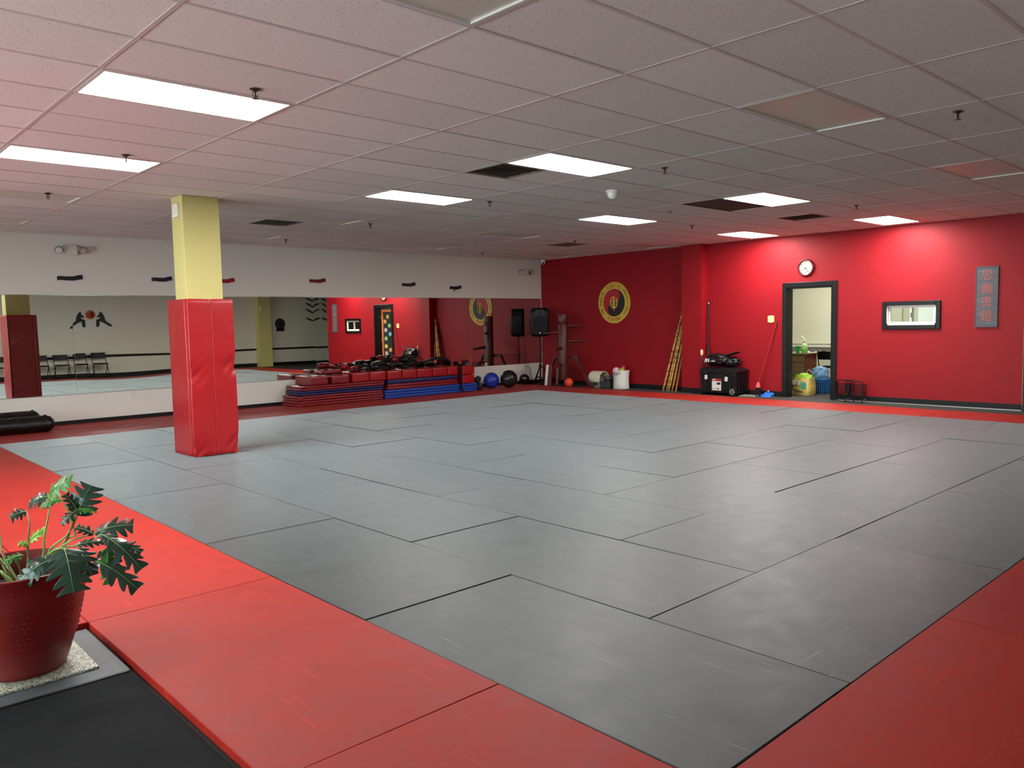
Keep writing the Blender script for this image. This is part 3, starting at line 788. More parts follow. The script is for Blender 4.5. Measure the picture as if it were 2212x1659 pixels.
MB().ball((0, 0, .125), .125, 28, 16).build('ball', M['black_leather'], b, True, 180)
MB().box((-.035, -.002, -.006), (.035, .002, .006), M=T(-.085, -.08, .165, rz=-.78, rx=-.3)).build('label_mark', M['white_plastic'], b)
b = thing('orange_ball', 'orange rubber playground ball in front of the wooden dummy', 'ball', (10.70, 9.36, .0))
MB().ball((0, 0, .105), .105, 28, 16).build('ball', pmat('orange_rubber', (236, 74, 44), .5, bump=.3, bscale=160), b, True, 180)
MB().lathe([(.008, 0), (.008, .004)], n=8, M=T(-.08, -.06, .12, rx=PI/2, rz=-.9)).build('valve', M['black_plastic'], b)

# ================================================================== LOUDSPEAKER ON TRIPOD
SX, SY = 10.82, 10.40
t = thing('speaker_stand', 'black tripod speaker stand in the corner by the mirror', 'stand', (SX, SY, 0))
MB().tube([(0, 0, .12), (0, 0, .72)], .02, 12).build('lower_tube', M['black_metal'], t, True)
MB().tube([(0, 0, .70), (0, 0, 1.122)], .015, 12).build('upper_tube', M['black_metal'], t, True)
MB().lathe([(.03, .68), (.03, .74)], n=14).tube([(.02, 0, .71), (.06, 0, .71)], .012, 8).build('clamp', M['black_plastic'], t)
MB().lathe([(.032, .42), (.032, .48)], n=14).tube([(-.02, 0, .45), (-.055, -.02, .45)], .014, 8).build('collar', M['black_plastic'], t)
MB().lathe([(.026, .14), (.026, .19)], n=14).build('lower_collar', M['black_plastic'], t)
for k, a in enumerate((-2.75, -.45, 1.25)):
    L_ = .46 if k < 2 else .30
    c, s = math.cos(a), math.sin(a)
    leg = MB().tube([(.03*c, .03*s, .44), (L_*c, L_*s, .02)], .013, 8).build('leg', M['black_metal'], t, True)
    MB().tube([(.025*c, .025*s, .165), (L_*.55*c, L_*.55*s, .20)], .009, 8).build('brace', M['black_metal'], t, True)
    MB().ball((L_*c, L_*s, .018), .02, 10, 6).build('foot', M['black_plastic'], leg, True)
t = thing('loudspeaker', 'black loudspeaker on the tripod stand in the far corner', 'speaker', (SX, SY, 1.16), -2.30)
# local +x is the front
prof = []
def sq(w0, w1, d, z): return [(d/2, -w0/2, z), (d/2, w0/2, z), (-d/2, w1/2, z), (-d/2, -w1/2, z)]
def rrect(w, d0, d1, z, wb, r=.05, n=5):
    pts = []
    for cx, cy, a0 in ((d1-r, w/2-r, 0), (d0+r, wb/2-r, PI/2), (d0+r, -wb/2+r, PI), (d1-r, -w/2+r, 1.5*PI)):
        for k in range(n): a = a0+PI/2*k/(n-1); pts.append((cx+r*math.cos(a), cy+r*math.sin(a), z))
    return pts
rg = []
for z, w, d1 in ((0, .33, .12), (.02, .38, .15), (.08, .43, .165), (.34, .45, .17), (.58, .44, .165), (.65, .40, .15), (.675, .34, .11)):
    rg.append(rrect(w, -.15, d1, z, w*.62))
MB().skin(rg).build('cabinet', M['black_plastic'], t, True, 50)
gr = []
for z, w in ((.055, .30), (.08, .35), (.40, .37), (.47, .31)): gr.append([(.165, -w/2, z), (.165, w/2, z), (.178, w/2-.01, z), (.178, -w/2+.01, z)])
MB().skin(gr).build('grille', pmat('speaker_grille', (14, 15, 18), .6, bump=.5, bscale=400), t)
MB().prism([(-.13, .50), (.13, .50), (.10, .63), (-.10, .63)], 0, .006, Matrix(((0, 0, 1, .164), (1, 0, 0, 0), (0, 1, 0, 0), (0, 0, 0, 1)))).build('horn_flare', pmat('horn_grey', (34, 32, 34), .5), t)
MB().prism([(-.06, .515), (.06, .515), (.045, .60), (-.045, .60)], 0, .003, Matrix(((0, 0, 1, .1701), (1, 0, 0, 0), (0, 1, 0, 0), (0, 0, 0, 1)))).build('horn_throat', M['vent_hole'], t)
MB().lathe([(.018, 0), (.018, .003)], n=14, M=T(.178, 0, .085, ry=PI/2)).build('badge', M['silver'], t)
MB().tube([(.03, -.20, .30), (.03, -.232, .32), (.03, -.232, .40), (.03, -.20, .42)], .012, 8).build('side_handle', M['black_plastic'], t, True)
MB().lathe([(.03, -.035), (.03, .004)], n=14, M=T(.0, 0, 0)).build('socket', M['black_plastic'], t)
cbl = [(SX-.05, SY+.1, 1.2)]
o = MB().tube([(10.93, 10.46, 1.17), (10.95, 10.47, .95), (10.985, 10.48, .7), (10.97, 10.50, .45), (10.99, 10.5, .2), (10.96, 10.52, .02)], .005, 6).build('speaker_cable', M['black_plastic'], None, True)
tag(o, 'thin black cable hanging from the loudspeaker to the floor', 'cable')
o = MB().tube([(10.70, YM-.03, .44), (10.72, YM-.07, .43), (10.78, YM-.08, .36), (10.80, YM-.08, .22), (10.82, YM-.09, .06), (10.80, YM-.14, ZM+.01)], .006, 6).build('power_cord', M['black_plastic'], None, True)
tag(o, 'black power cord plugged into the outlet behind the small ball', 'cord')

# ================================================================== WOODEN DUMMY
wood = pmat('dark_red_wood', (84, 24, 22), .42, var=.18, vscale=4, stretch=(8, 8, .8), bump=.1)
wood2 = pmat('red_brown_wood', (78, 22, 19), .45, var=.15, vscale=4)
t = thing('wooden_dummy', 'dark red wooden martial arts dummy with pegs in the corner', 'training dummy', (10.66, 9.48, 0))
MB().lathe([(.105, .16), (.115, .20), (.115, 1.40), (.105, 1.42), (.105, 1.44), (.116, 1.455), (.116, 1.66), (.108, 1.675)], n=28).build('post', wood, t, True, 50)
rx_, ry_ = rt.x, rt.y       # sideways in the photo
def arm(z, ax, ay, L_, r0=.038, r1=.024, dz=0.):
    d = Vector((ax, ay, 0)).normalized()
    MB().tube([d*.05+Vector((0, 0, z)), d*.12+Vector((0, 0, z+dz*.1)), d*(.1+L_)+Vector((0, 0, z+dz))], [r0, r0, r1], 12).build('arm', wood2, t, True)
arm(1.40, .733, -.68, .33, dz=.0)
arm(1.26, -.80, .60, .36, dz=-.02)
arm(1.05, .75, -.66, .38, dz=.0)
arm(1.10, -.733, .68, .16, .02, .014)
arm(.90, -.95, -.30, .34, .04, .026, dz=-.05)
for z, s in ((1.29, 1), (1.03, -1), (.98, 1), (.70, -1), (.60, -1), (.50, 1)):
    d = Vector((.733*s, -.68*s, 0))
    MB().tube([d*.09+Vector((0, 0, z)), d*.14+Vector((0, 0, z))], .016, 8).build('peg_end', wood2, t, True)
for z in (1.27, 1.13, .82): MB().box((-.11, -.02, z-.025), (-.088, .02, z+.025), M=Matrix.Rotation(math.radians(35), 4, 'Z')).build('mortise', M['vent_hole'], t)
# kicking leg: out, then down
d = Vector((-.80, -.30, 0)).normalized()
MB().tube([d*.05+Vector((0, 0, .52)), d*.30+Vector((0, 0, .50)), d*.36+Vector((0, 0, .46)), d*.40+Vector((0, 0, .08))], [.035, .033, .034, .03], 10).build('leg', wood2, t, True)
# stand: cross bars, raking struts, base rails
for z in (.26, .68):
    MB().box((.06, -.36, z-.035), (.11, .36, z+.035), bevel=.004).build('cross_bar', wood2, t)
for s in (-1, 1):
    MB().tube([(.085, s*.33, .70), (.085, s*.72, .05)], .042, 4).build('strut', wood2, t)
    MB().box((-.18, -.03, 0), (.40, .03, .06), bevel=.004, M=T(.04, s*.70, .0)).build('base_rail', wood2, t)
o = thing('white_board', 'narrow white edged board leaning in front of the wooden dummy', 'board', (10.36, 9.60, .04))
MB().box((-.02, .0, 0), (.02, .095, .47), bevel=.004, M=T(0, 0, 0, rx=.06, ry=.10, rz=.3)).build('panel', pmat('maroon_board', (96, 24, 30), .5), o)
MB().box((-.03, .092, 0), (.026, .155, .475), bevel=.004, M=T(0, 0, 0, rx=.06, ry=.10, rz=.3)).build('white_edge', M['white_plastic'], o)

# ================================================================== CRATE, BASKET
grey_p = pmat('grey_plastic', (120, 124, 126), .5); dgrey = pmat('dark_grey_plastic', (52, 54, 56), .5); beige = pmat('beige_canvas', (216, 206, 178), .7, bump=.15, bscale=80)
t = thing('storage_bin', 'grey plastic bin with a curved beige lid against the red wall', 'storage bin', (11.02, 8.62, 0), 0)
MB().box((-.14, -.02, 0), (.16, .22, .16), bevel=.01).box((-.15, -.03, .0), (.17, .23, .03), bevel=.005).build('bin', grey_p, t)
MB().box((-.142, .04, .05), (-.138, .17, .13)).build('window_slot', dgrey, t)
rg = []
for k in range(13):
    a = PI*.95*k/12-.1
    rg.append([(math.cos(PI-a)*.17+.0, -.06, .20+math.sin(a)*.17), (math.cos(PI-a)*.17, .28, .20+math.sin(a)*.17), (math.cos(PI-a)*.155, .28, .20+math.sin(a)*.155), (math.cos(PI-a)*.155, -.06, .20+math.sin(a)*.155)])
lid = MB().skin(rg).box((-.178, -.06, .13), (-.166, .28, .22), bevel=.002).build('lid', beige, t, True, 40)
for y_ in (-.03, .11, .25):
    MB().lathe([(.009, 0), (.009, .003)], n=10, M=T(-.178, y_, .15, ry=-PI/2)).build('rivet', M['black_plastic'], lid)
t = thing('weight_machine', 'dark grey folded step machine beside the beige lidded bin', 'exercise machine', (11.0, 8.43, 0), .15)
MB().box((-.12, -.10, 0), (.14, .10, .17), bevel=.012).build('base', dgrey, t)
MB().box((-.10, -.13, -.02), (.12, -.02, .05), bevel=.008, M=T(0, .04, .24, rx=.25)).build('deck', pmat('mid_grey_plastic', (92, 92, 90), .5), t)
MB().lathe([(.055, -.03), (.06, 0), (.055, .03)], n=20, M=T(-.10, .10, .20, ry=PI/2)).build('roller', pmat('worn_grey', (96, 90, 84), .6), t, True)
MB().box((-.02, -.13, 0), (.03, -.08, .20), bevel=.006, M=T(0, 0, .02, rx=-.5)).build('side_arm', dgrey, t)
MB().tube([(-.1, .16, .30), (-.11, .06, .16), (-.13, 0, .12)], .007, 6).build('cord', M['black_plastic'], t, True)
t = thing('fabric_basket', 'white fabric basket full of balls by the red wall', 'basket', (11.02, 8.08, 0))
canvas = pmat('white_canvas', (218, 216, 208), .75, bump=.2, bscale=30, var=.03)
rg = []
for z, r in ((0, .172), (.01, .18), (.12, .172), (.25, .168), (.34, .178), (.405, .186)):
    rg.append([(r*math.cos(2*PI*k/28)*(1+.02*noise.noise(Vector((k*.4, z*6, 0)))), r*math.sin(2*PI*k/28)*(1+.02*noise.noise(Vector((k*.4, z*6, 3)))), z+(.008*noise.noise(Vector((k*.5, 1, 1))) if z > .3 else 0)) for k in range(28)])
rg += [[(x*.95, y*.95, z) for x, y, z in rg[-1]], [(x*.93, y*.93, .25) for x, y, z in rg[-1]]]
MB().skin(rg).build('body', canvas, t, True, 50)
for s in (-1, 1):
    MB().tube([(-.17, -.05+s*.0, .36), (-.185, -.03, .31), (-.186, .0, .29), (-.185, .03, .31), (-.17, .05, .36)], .007, 6).build('rope_handle', grey_p, t, True)
    break
for k in range(9):
    a = PI*.6+k*.22
    MB().box((-.012, -.001, -.02), (.012, .002, .02), M=T(.181*math.cos(a), .181*math.sin(a), .345, rz=a+PI/2)).build('pattern_mark', grey_p, t)
def small_ball(loc, r, m, label):
    o = MB().ball((0, 0, 0), r, 22, 14).build('toy_ball', m, None, True, 180, loc); tag(o, label, 'ball', 'balls in the basket'); return o
small_ball((11.06, 8.06, .455), .075, M['vinyl_red'], 'red ball on top of the white basket')
small_ball((10.96, 8.17, .40), .075, pmat('pink_ball', (226, 178, 196), .3), 'glossy pink ball in the left of the basket')
small_ball((10.96, 8.01, .395), .075, pmat('olive_ball', (166, 160, 60), .4), 'olive yellow ball in the right of the basket')
# ================================================================== BAMBOO POLES, STAFFS
bamboo = pmat('spotted_bamboo', (186, 140, 66), .4)
_nt = bamboo.node_tree; _b = _nt.nodes['Principled BSDF']
_tc = _nt.nodes.new('ShaderNodeTexCoord'); _n = _nt.nodes.new('ShaderNodeTexNoise'); _n.inputs['Scale'].default_value = 26; _n.inputs['Detail'].default_value = 2
_r = _nt.nodes.new('ShaderNodeValToRGB'); _r.color_ramp.elements[0].position = .42; _r.color_ramp.elements[1].position = .54
_r.color_ramp.elements[0].color = (*lin((92, 52, 22)), 1); _r.color_ramp.elements[1].color = (*lin((206, 164, 84)), 1)
_nt.links.new(_tc.outputs['Object'], _n.inputs['Vector']); _nt.links.new(_n.outputs['Fac'], _r.inputs[0]); _nt.links.new(_r.outputs[0], _b.inputs['Base Color'])
def pole(p0, p1, r, m, label, grp, name='bamboo_pole', nodes=9):
    t = thing(name, label, 'pole', p0, 0, grp)
    d = Vector(p1)-Vector(p0)
    MB().tube([d*(k/10) for k in range(11)], r, 12).build('shaft', m, t, True)
    if nodes:
        a = d.normalized(); q = a.to_track_quat('Z', 'Y').to_matrix().to_4x4()
        me = MB().lathe([(r*1.0, -.010), (r*1.16, 0), (r*1.0, .010)], n=12, cap0=False, cap1=False, M=q).mesh('joint', m, True)
        for k in range(1, nodes): link('joint', me, t, d*(k/nodes))
    return t
gp = 'spotted bamboo poles leaning by the pilaster'
for k, (yb, xb, yt, xt, zt_) in enumerate(((7.00, 11.08, 6.585, 11.20, 1.64), (6.93, 11.12, 6.575, 11.225, 1.52), (6.865, 11.10, 6.56, 11.21, 1.42), (6.785, 11.11, 6.545, 11.22, 1.26))):
    pole((xb, yb, 0), (xt, yt, zt_), .021, bamboo, ['leftmost spotted bamboo pole leaning on the red pilaster', 'second spotted bamboo pole from the left by the pilaster', 'third spotted bamboo pole from the left by the pilaster', 'rightmost of the spotted bamboo poles by the pilaster'][k], gp)
pole((11.06, 6.66, 0), (11.20, 6.545, .95), .02, pmat('brown_stick', (150, 92, 56), .5), 'short brown stick behind the bamboo poles', 'sticks', 'wooden_stick', 0)
blackstaff = pmat('black_staff', (32, 26, 26), .35)
pole((11.16, 5.965, 0), (11.25, 5.985, 1.86), .016, blackstaff, 'tall black staff standing in the pilaster corner', 'staffs behind the toolbox', 'staff', 0)
_st = bpy.data.objects["staff"]; MB().lathe([(.018, 0), (.019, .03)], n=12, M=T(.088, .0195, 1.80)).build("tip_ring", M["silver"], _st)
pole((11.12, 6.0, 0), (11.235, 6.0, .99), .018, blackstaff, 'short black stick leaning behind the toolbox, nearest the pilaster', 'staffs behind the toolbox', 'staff', 0)
pole((11.05, 5.95, 0), (11.20, 5.94, .92), .015, blackstaff, 'short black stick with pale tip behind the toolbox', 'staffs behind the toolbox', 'staff', 0)
o = MB().lathe([(.02, -.03), (.03, 0), (.03, .06), (.018, .09)], n=14).build('stick_end', pmat('pale_wood', (220, 186, 150), .5), None, True, 40, (11.005, 6.045, .86))
tag(o, 'pale wooden handle end poking up beside the toolbox', 'handle')
o.location = (11.0, 5.985, .80)
_s = MB().tube([(0, 0, -.80), (0, 0, 0)], .014, 8).build('stick', blackstaff, o, True)

# ================================================================== ROLLING TOOLBOX
t = thing('rolling_toolbox', 'large black rolling toolbox with white tags by the red wall', 'toolbox', (11.025, 5.49, 0), math.radians(-1.5))
bp_ = M['black_plastic']
# tub: tapered, local -x faces the room
def tub(z, gx, gy): return [(-.19-gx, -.40-gy, z), (.19+gx, -.40-gy, z), (.19+gx, .40+gy, z), (-.19-gx, .40+gy, z)]
MB().skin([tub(.045, -.01, -.012), tub(.07, 0, 0), tub(.43, .012, .015), tub(.445, .012, .015)]).build('tub', bp_, t)
lid = MB().box((-.215, -.43, .445), (.215, .43, .50), bevel=.012).skin([[(-.20, -.41, .50), (.20, -.41, .50), (.20, .41, .50), (-.20, .41, .50)], [(-.16, -.37, .535), (.17, -.37, .535), (.17, .37, .535), (-.16, .37, .535)]]).build('lid', bp_, t)
for k in range(6):
    MB().box((-.10, -.34+k*.06, .535), (.14, -.31+k*.06, .55), bevel=.004).build('lid_rib', bp_, lid)
for y_ in (-.28, -.12, .14, .30):
    MB().box((-.212, y_-.018, .06), (-.196, y_+.018, .43), bevel=.003).build('front_rib', bp_, t)
for x_ in (-.12, .0, .12):
    MB().box((x_-.02, -.422, .08), (x_+.02, -.405, .42), bevel=.003).build('side_rib', bp_, t)
for y_ in (.27, -.19):
    lt = MB().box((-.228, y_-.035, .40), (-.21, y_+.035, .475), bevel=.004).build('latch', M['black_metal'], t)
    MB().tube([(-.236, y_-.012, .395), (-.238, y_-.012, .43), (-.238, y_+.012, .43), (-.236, y_+.012, .395)], .005, 6).build('shackle', M['black_metal'], lt, True)
    MB().box((-.238, y_-.032, .30), (-.234, y_+.032, .385), M=T(0, 0, 0, rx=.05)).build('tag', M['white_plastic'], t)
lb = MB().box((-.216, -.08, .10), (-.2125, .13, .33)).build('label_sheet', M['white_plastic'], t)
MB().box((-.2175, -.08, .285), (-.216, .13, .335)).box((-.2175, -.08, .092), (-.216, .13, .102)).build('red_header', M['vinyl_red'], lb)
MB().box((-.2175, -.065, .215), (-.216, .02, .26)).box((-.2175, .09, .125), (-.216, .105, .15)).box((-.2175, .03, .135), (-.216, .05, .15)).box((-.2175, -.03, .12), (-.216, .0, .15)).build('print', M['black_paper'], lb)
MB().box((-.218, .045, .30), (-.2175, .115, .306)).box((-.218, .03, .314), (-.2175, .118, .322)).build('header_lines', M['white_plastic'], lb)
for sx_ in (-1, 1):
    w = MB().lathe([(.035, -.03), (.088, -.028), (.092, -.02), (.092, .02), (.088, .028), (.035, .03)], n=28, M=T(sx_*.205, -.335, .092, ry=PI/2)).build('wheel', bp_, t, True, 50)
    MB().lathe([(.055, -.004), (.055, .004)], n=24, M=T(sx_*.236, -.335, .092, ry=PI/2)).build('rim', M['lens_off'], w)
    for k in range(6):
        MB().box((-.006, -.009, .012), (.006, .009, .056), M=T(sx_*.242, -.335, .092) @ Matrix.Rotation(k*PI/3, 4, 'X')).build('spoke', bp_, w)
MB().box((-.21, .36, 0), (-.16, .40, .06), bevel=.004).box((.16, .36, 0), (.21, .40, .06), bevel=.004).build('foot', bp_, t)
# ---- gear bag on top
t = thing('gear_bag', 'crumpled black sports bag lying on the toolbox', 'bag', (11.03, 5.56, .552))
bagm = pmat('black_bag_cloth', (20, 20, 22), .3, bump=.5, bscale=12, rvar=.12, vscale=7)
MB().blob((0, .06, .13), (.16, .29, .125), 4, .22, 2.6, 4).build('bag_body', bagm, t, True, 80)
MB().blob((.05, -.20, .10), (.13, .20, .10), 9, .25, 2.6, 4).build('side_pocket', bagm, t, True, 80)
MB().box((-.08, -.14, -.008), (.08, .16, .008), bevel=.006, M=T(.04, -.24, .26, rx=-.28, ry=.15)).build('flap', pmat('grey_black_cloth', (44, 44, 46), .6), t)
MB().band([(-.10, .25, .19), (-.14, .12, .22), (-.15, 0, .20), (-.13, -.12, .16)], (0, .2, 1), .03, .004).build('strap', M['black_fabric'], t)
_wm = pmat('white_print', (225, 225, 225), .5)
lettering([('/M', .10, Matrix.Translation((-.165, .215, .125)) @ WALLF, .004)], _wm, t, 'white_print')
MB().band([(-.158, .15, .10), (-.168, .10, .12), (-.172, .03, .115)], (0, 0, 1), .018, .004).build('print_swoosh', _wm, t)

# ================================================================== BROOM, DUSTPAN, FLOOR BOARD
t = thing('broom', 'red handled broom leaning against the wall beside the door', 'broom', (11.13, 4.80, 0))
d = Vector((.135, -.30, 1.42))
MB().tube([(0, 0, .24), d], .010, 10).build('handle', M['vinyl_red'], t, True)
MB().tube([Vector((.125, -.278, 1.31)), Vector((.136, -.302, 1.43))], .012, 10).build('grip', pmat('brown_grip', (110, 40, 36), .5), t, True)
MB().skin([[(-.015, -.03, .17), (.02, -.03, .17), (.02, .05, .17), (-.015, .05, .17)], [(-.010, -.018, .27), (.012, -.018, .27), (.012, .02, .27), (-.010, .02, .27)]]).build('head', pmat('pale_red_plastic', (232, 110, 104), .4), t)
MB().skin([[(-.03, -.05, .004), (.035, -.05, .004), (.035, .09, .004), (-.03, .09, .004)], [(-.015, -.03, .17), (.02, -.03, .17), (.02, .05, .17), (-.015, .05, .17)]]).build('bristles', M['black_fabric'], t)
t = thing('dust_pan', 'blue plastic dustpan on the carpet beside the broom', 'dustpan', (11.13, 4.61, 0), .15)
bl = pmat('blue_plastic', (62, 128, 214), .4)
MB().skin([[(-.10, -.10, .004), (-.10, .10, .004), (.08, .09, .004), (.08, -.09, .004)], [(-.10, -.10, .009), (-.10, .10, .009), (.08, .09, .012), (.08, -.09, .012)]]).build('pan', bl, t)
MB().box((.074, -.092, .004), (.082, .092, .075), bevel=.003).box((-.08, .088, .004), (.08, .097, .05), bevel=.003).box((-.08, -.097, .004), (.08, -.088, .05), bevel=.003).build('rim', bl, t)
MB().box((.07, -.018, .04), (.12, .018, .065), bevel=.006, M=T(0, 0, .0, ry=-.6)).build('handle', bl, t)
t = thing('floor_board', 'flat grey board lying on the carpet beside the toolbox', 'board', (11.0, 4.98, 0), .1)
MB().box((-.14, -.22, 0), (.14, .10, .022), bevel=.003).build('panel', pmat('grey_board', (120, 118, 108), .6), t)
MB().tube([(-.15, -.235, .006), (-.15, -.235, .034), (-.06, -.235, .034)], .006, 6).build('wire_edge', M['silver'], t)

# ================================================================== THINGS ON THE RED WALL
# clock
t = thing('wall_clock', 'round red brown wall clock above the doorway', 'clock', (XF, 3.93, 2.40))
CF = WALLF
ck = pmat('clock_case', (96, 22, 26), .3)
MB().lathe([(.118, 0), (.156, 0), (.160, .012), (.158, .034), (.142, .044), (.128, .038), (.124, .02)], n=40, cap0=False, cap1=False, M=CF).build('case', ck, t, True, 60)
fc = MB().lathe([(.128, .010), (.128, .020)], n=40, M=CF).build('face', pmat('clock_face', (226, 220, 186), .6), t)
its = []
for h in range(1, 13):
    a = PI/2-h*PI/6
    its.append((str(h), .036, CF @ Matrix.Translation((.099*math.cos(a), .099*math.sin(a), .021)), .0015))
lettering(its, M['black_paper'], fc, 'numerals')
def hand(ang, L_, w):
    a = PI/2-ang
    return MB().box((-.012, -w, 0), (L_, w, .002), M=CF @ Matrix.Translation((0, 0, .0245)) @ Matrix.Rotation(a, 4, 'Z')).build('hand', pmat('hand_dark', (60, 58, 40), .5), t)
hand(2*PI*(7.42/12), .055, .006); hand(2*PI*(25/60), .088, .0045)
MB().lathe([(.007, .02), (.007, .03)], n=12, M=CF).build('spindle', M['black_paper'], t)
# plaque
t = thing('wall_plaque', 'small cream plaque with green lines left of the door', 'plaque', (XF, 4.625, 1.475))
poly = [(-.066, -.055), (0, -.072), (.066, -.055), (.062, 0), (.066, .055), (0, .068), (-.066, .055), (-.062, 0)]
MB().prism(poly, 0, .012, CF).build('board', pmat('cream_plaque', (238, 220, 150), .6), t)
ln = MB()
for k, w in enumerate((.035, .04, .042, .04, .03)): ln.box((-w, .034-k*.016-.0025, .012), (w, .034-k*.016+.0025, .0128), M=CF)
ln.build('text_lines', pmat('green_ink', (120, 146, 70), .7), t)
MB().tube([CF @ Vector((-.03, .065, .005)), CF @ Vector((0, .125, .005)), CF @ Vector((.03, .065, .005))], .0022, 5).build('hanger_string', M['vinyl_dkred'], t)
MB().ball(CF @ Vector((0, .126, .006)), .007, 8, 6).build('nail', M['vinyl_red'], t)
# hanging scroll
t = thing('hanging_scroll', 'grey woven hanging panel with four painted characters', 'wall hanging', (XF, .955, 1.76))
cl_ = pmat('woven_grey', (88, 90, 97), .7, var=.18, vscale=7, bump=.4, bscale=90, stretch=(1, .3, 3))
MB().box((-.155, -.47, .006), (.155, .47, .016), bevel=.002, M=CF).build('panel', cl_, t)
wd = pmat('scroll_frame', (74, 68, 70), .5)
MB().box((-.157, .458, .002), (.157, .474, .022), M=CF).box((-.157, -.474, .002), (.157, -.458, .022), M=CF).box((-.159, -.47, .002), (-.149, .47, .020), M=CF).box((.149, -.47, .002), (.159, .47, .020), M=CF).build('frame', wd, t)
pk = pmat('faded_red_ink', (164, 92, 84), .7)
lettering([(ch, .185, CF @ Matrix.Translation((0, .335-k*.215, .017)), .0) for k, ch in enumerate('忠義勇錯')], pk, t, 'characters')
# round school emblem
t = thing('wall_emblem', 'round yellow ringed emblem with red and black swirl', 'emblem', (XF, 8.47, 1.905))
R = .463
rim = [(R*math.cos(2*PI*k/40)*(1-.02*(abs(math.sin(4*PI*k/40+.4))**6)), R*math.sin(2*PI*k/40)*(1-.02*(abs(math.sin(4*PI*k/40+.4))**6))) for k in range(40)]
yl = pmat('emblem_yellow', (210, 178, 62), .6); rd = pmat('emblem_red', (178, 32, 42), .6); bk = pmat('emblem_black', (26, 28, 30), .6); org = pmat('emblem_orange', (190, 84, 30), .6)
MB().prism([(x*1.015, y*1.015) for x, y in rim], 0, .006, CF).build('backing', M['vinyl_dkred'], t)
MB().prism(rim, .006, .010, CF).build('ring', yl, t)
Ri = .31
MB().lathe([(Ri, .010), (Ri, .013)], n=48, M=CF).build('red_field', rd, t)
sw = []
n = 24
for k in range(n+1):       # right hand outer half, rotated a little
    a = PI/2-PI*k/n; sw.append((Ri*math.cos(a), Ri*math.sin(a)))
for k in range(1, n):      # lower lobe bulging left
    a = -PI/2-PI*k/n; sw.append((Ri/2*math.cos(a), -Ri/2+Ri/2*math.sin(a)))
for k in range(0, n):      # upper lobe bulging right
    a = -PI/2+PI*k/n; sw.append((Ri/2*math.cos(a), Ri/2+Ri/2*math.sin(a)))
MB().prism(sw, .013, .0155, CF @ Matrix.Rotation(-.12, 4, 'Z')).build('black_swirl', bk, t)
MB().lathe([(.026, .0155), (.026, .018)], n=18, M=CF @ Matrix.Translation((0, .165, 0))).build('dark_dot', M['vinyl_dkred'], t)
MB().lathe([(.026, .0155), (.026, .018)], n=18, M=CF @ Matrix.Translation((0, -.165, 0))).build('red_dot', rd, t)
# central gye-shaped sign: spine with three barbs each side and two curved arms
g = MB()
def curv(pts, r): g.tube([CF @ Vector((x, y, .018)) for x, y in pts], r, 8)
curv([(0, -.12), (0, .12)], .016)
for s in (-1, 1):
    curv([(s*.045, -.125), (s*.02, -.085), (0, -.06)], .014)
    curv([(s*.045, .015), (s*.02, .035), (0, .055)], .012); curv([(s*.045, -.045), (s*.02, -.02), (0, 0)], .012)
curv([(.03, .128), (-.03, .125), (-.085, .07), (-.098, 0), (-.085, -.06), (-.065, -.09)], .014)
curv([(-.03, -.128), (.03, -.125), (.085, -.07), (.098, 0), (.085, .06), (.065, .09)], .014)
g.build('centre_sign', yl, t, True)
def arc(txt, a0, a1, r, size, flip, m, nm='lettering'):
    its = []; n = len(txt)
    for k, ch in enumerate(txt):
        a = a0+(a1-a0)*(k+.5)/n
        if ch == ' ': continue
        its.append((ch, size, CF @ Matrix.Translation((r*math.cos(a), r*math.sin(a), .0102)) @ Matrix.Rotation(a-PI/2+(PI if flip else 0), 4, 'Z'), .001))
    return lettering(its, m, t, nm)
D = math.radians
arc('KUNG FU', D(122), D(58), .375, .105, False, org)
arc('THE SHAOLIN', D(220), D(142), .385, .08, False, bk)
arc('HEALTH·FITNESS', D(46), D(-46), .385, .072, False, bk)
arc('ACADEMY', D(238), D(302), .385, .105, True, org)

# ================================================================== WIRE MAGAZINE RACK
t = thing('magazine_rack', 'black wire mesh magazine rack on the carpet under the hatch', 'magazine rack', (11.10, 3.01, 0), math.radians(-8))
wm = M['black_metal']
def frame_u(x, y0, y1, top, bot, r=.006):
    c = .04
    return [(x, y0, 0), (x, y0, top-c), (x, y0+.012, top-.012), (x, y0+c, top), (x, y1-c, top), (x, y1-.012, top-.012), (x, y1, top-c), (x, y1, 0)]
for x_, y0, y1 in ((-.10, -.29, .03), (.06, -.03, .29), (-.02, -.03, .03)):
    if y1-y0 > .1: MB().tube(frame_u(x_, y0, y1, .375, 0), .010, 6).build('wire_frame', wm, t, True)
def basket(y0, y1, x0, x1, nm):
    n = 14; ys = (y0+y1)/2; ry = (y1-y0)/2
    prof = [(y0, .33)] + [(ys-ry*math.cos(PI*k/10), .19-.125*math.sin(PI*k/10)) for k in range(11)] + [(y1, .33)]
    mesh_ = MB()
    for k in range(7):
        x_ = x0+(x1-x0)*k/6
        mesh_.tube([(x_, a, b) for a, b in prof], .004, 4)
    for (a, b) in prof[::1]:
        mesh_.tube([(x0, a, b), (x1, a, b)], .004, 4)
    for k in range(9):
        zz = .09+.026*k
        mesh_.tube([(x0, y0+.005, zz+.03), (x0, y1-.005, zz+.03)], .0038, 4)
    for k in range(16):
        yk = y0+(y1-y0)*(k+.5)/16; zb = .19-.125*math.sqrt(max(0, 1-((yk-ys)/ry)**2))
        mesh_.tube([(x0, yk, zb), (x0, yk, .33)], .0038, 4)
    mesh_.build(nm, wm, t, True)
basket(-.275, .015, -.09, .05, 'mesh_basket'); basket(.0, .28, -.03, .055, 'mesh_basket')
for y_ in (-.29, .03): MB().tube([(-.10, y_, .03), (-.02, y_, .07), (.06, y_+.0, .03)], .005, 6).build('base_wire', M['silver'], t, True)

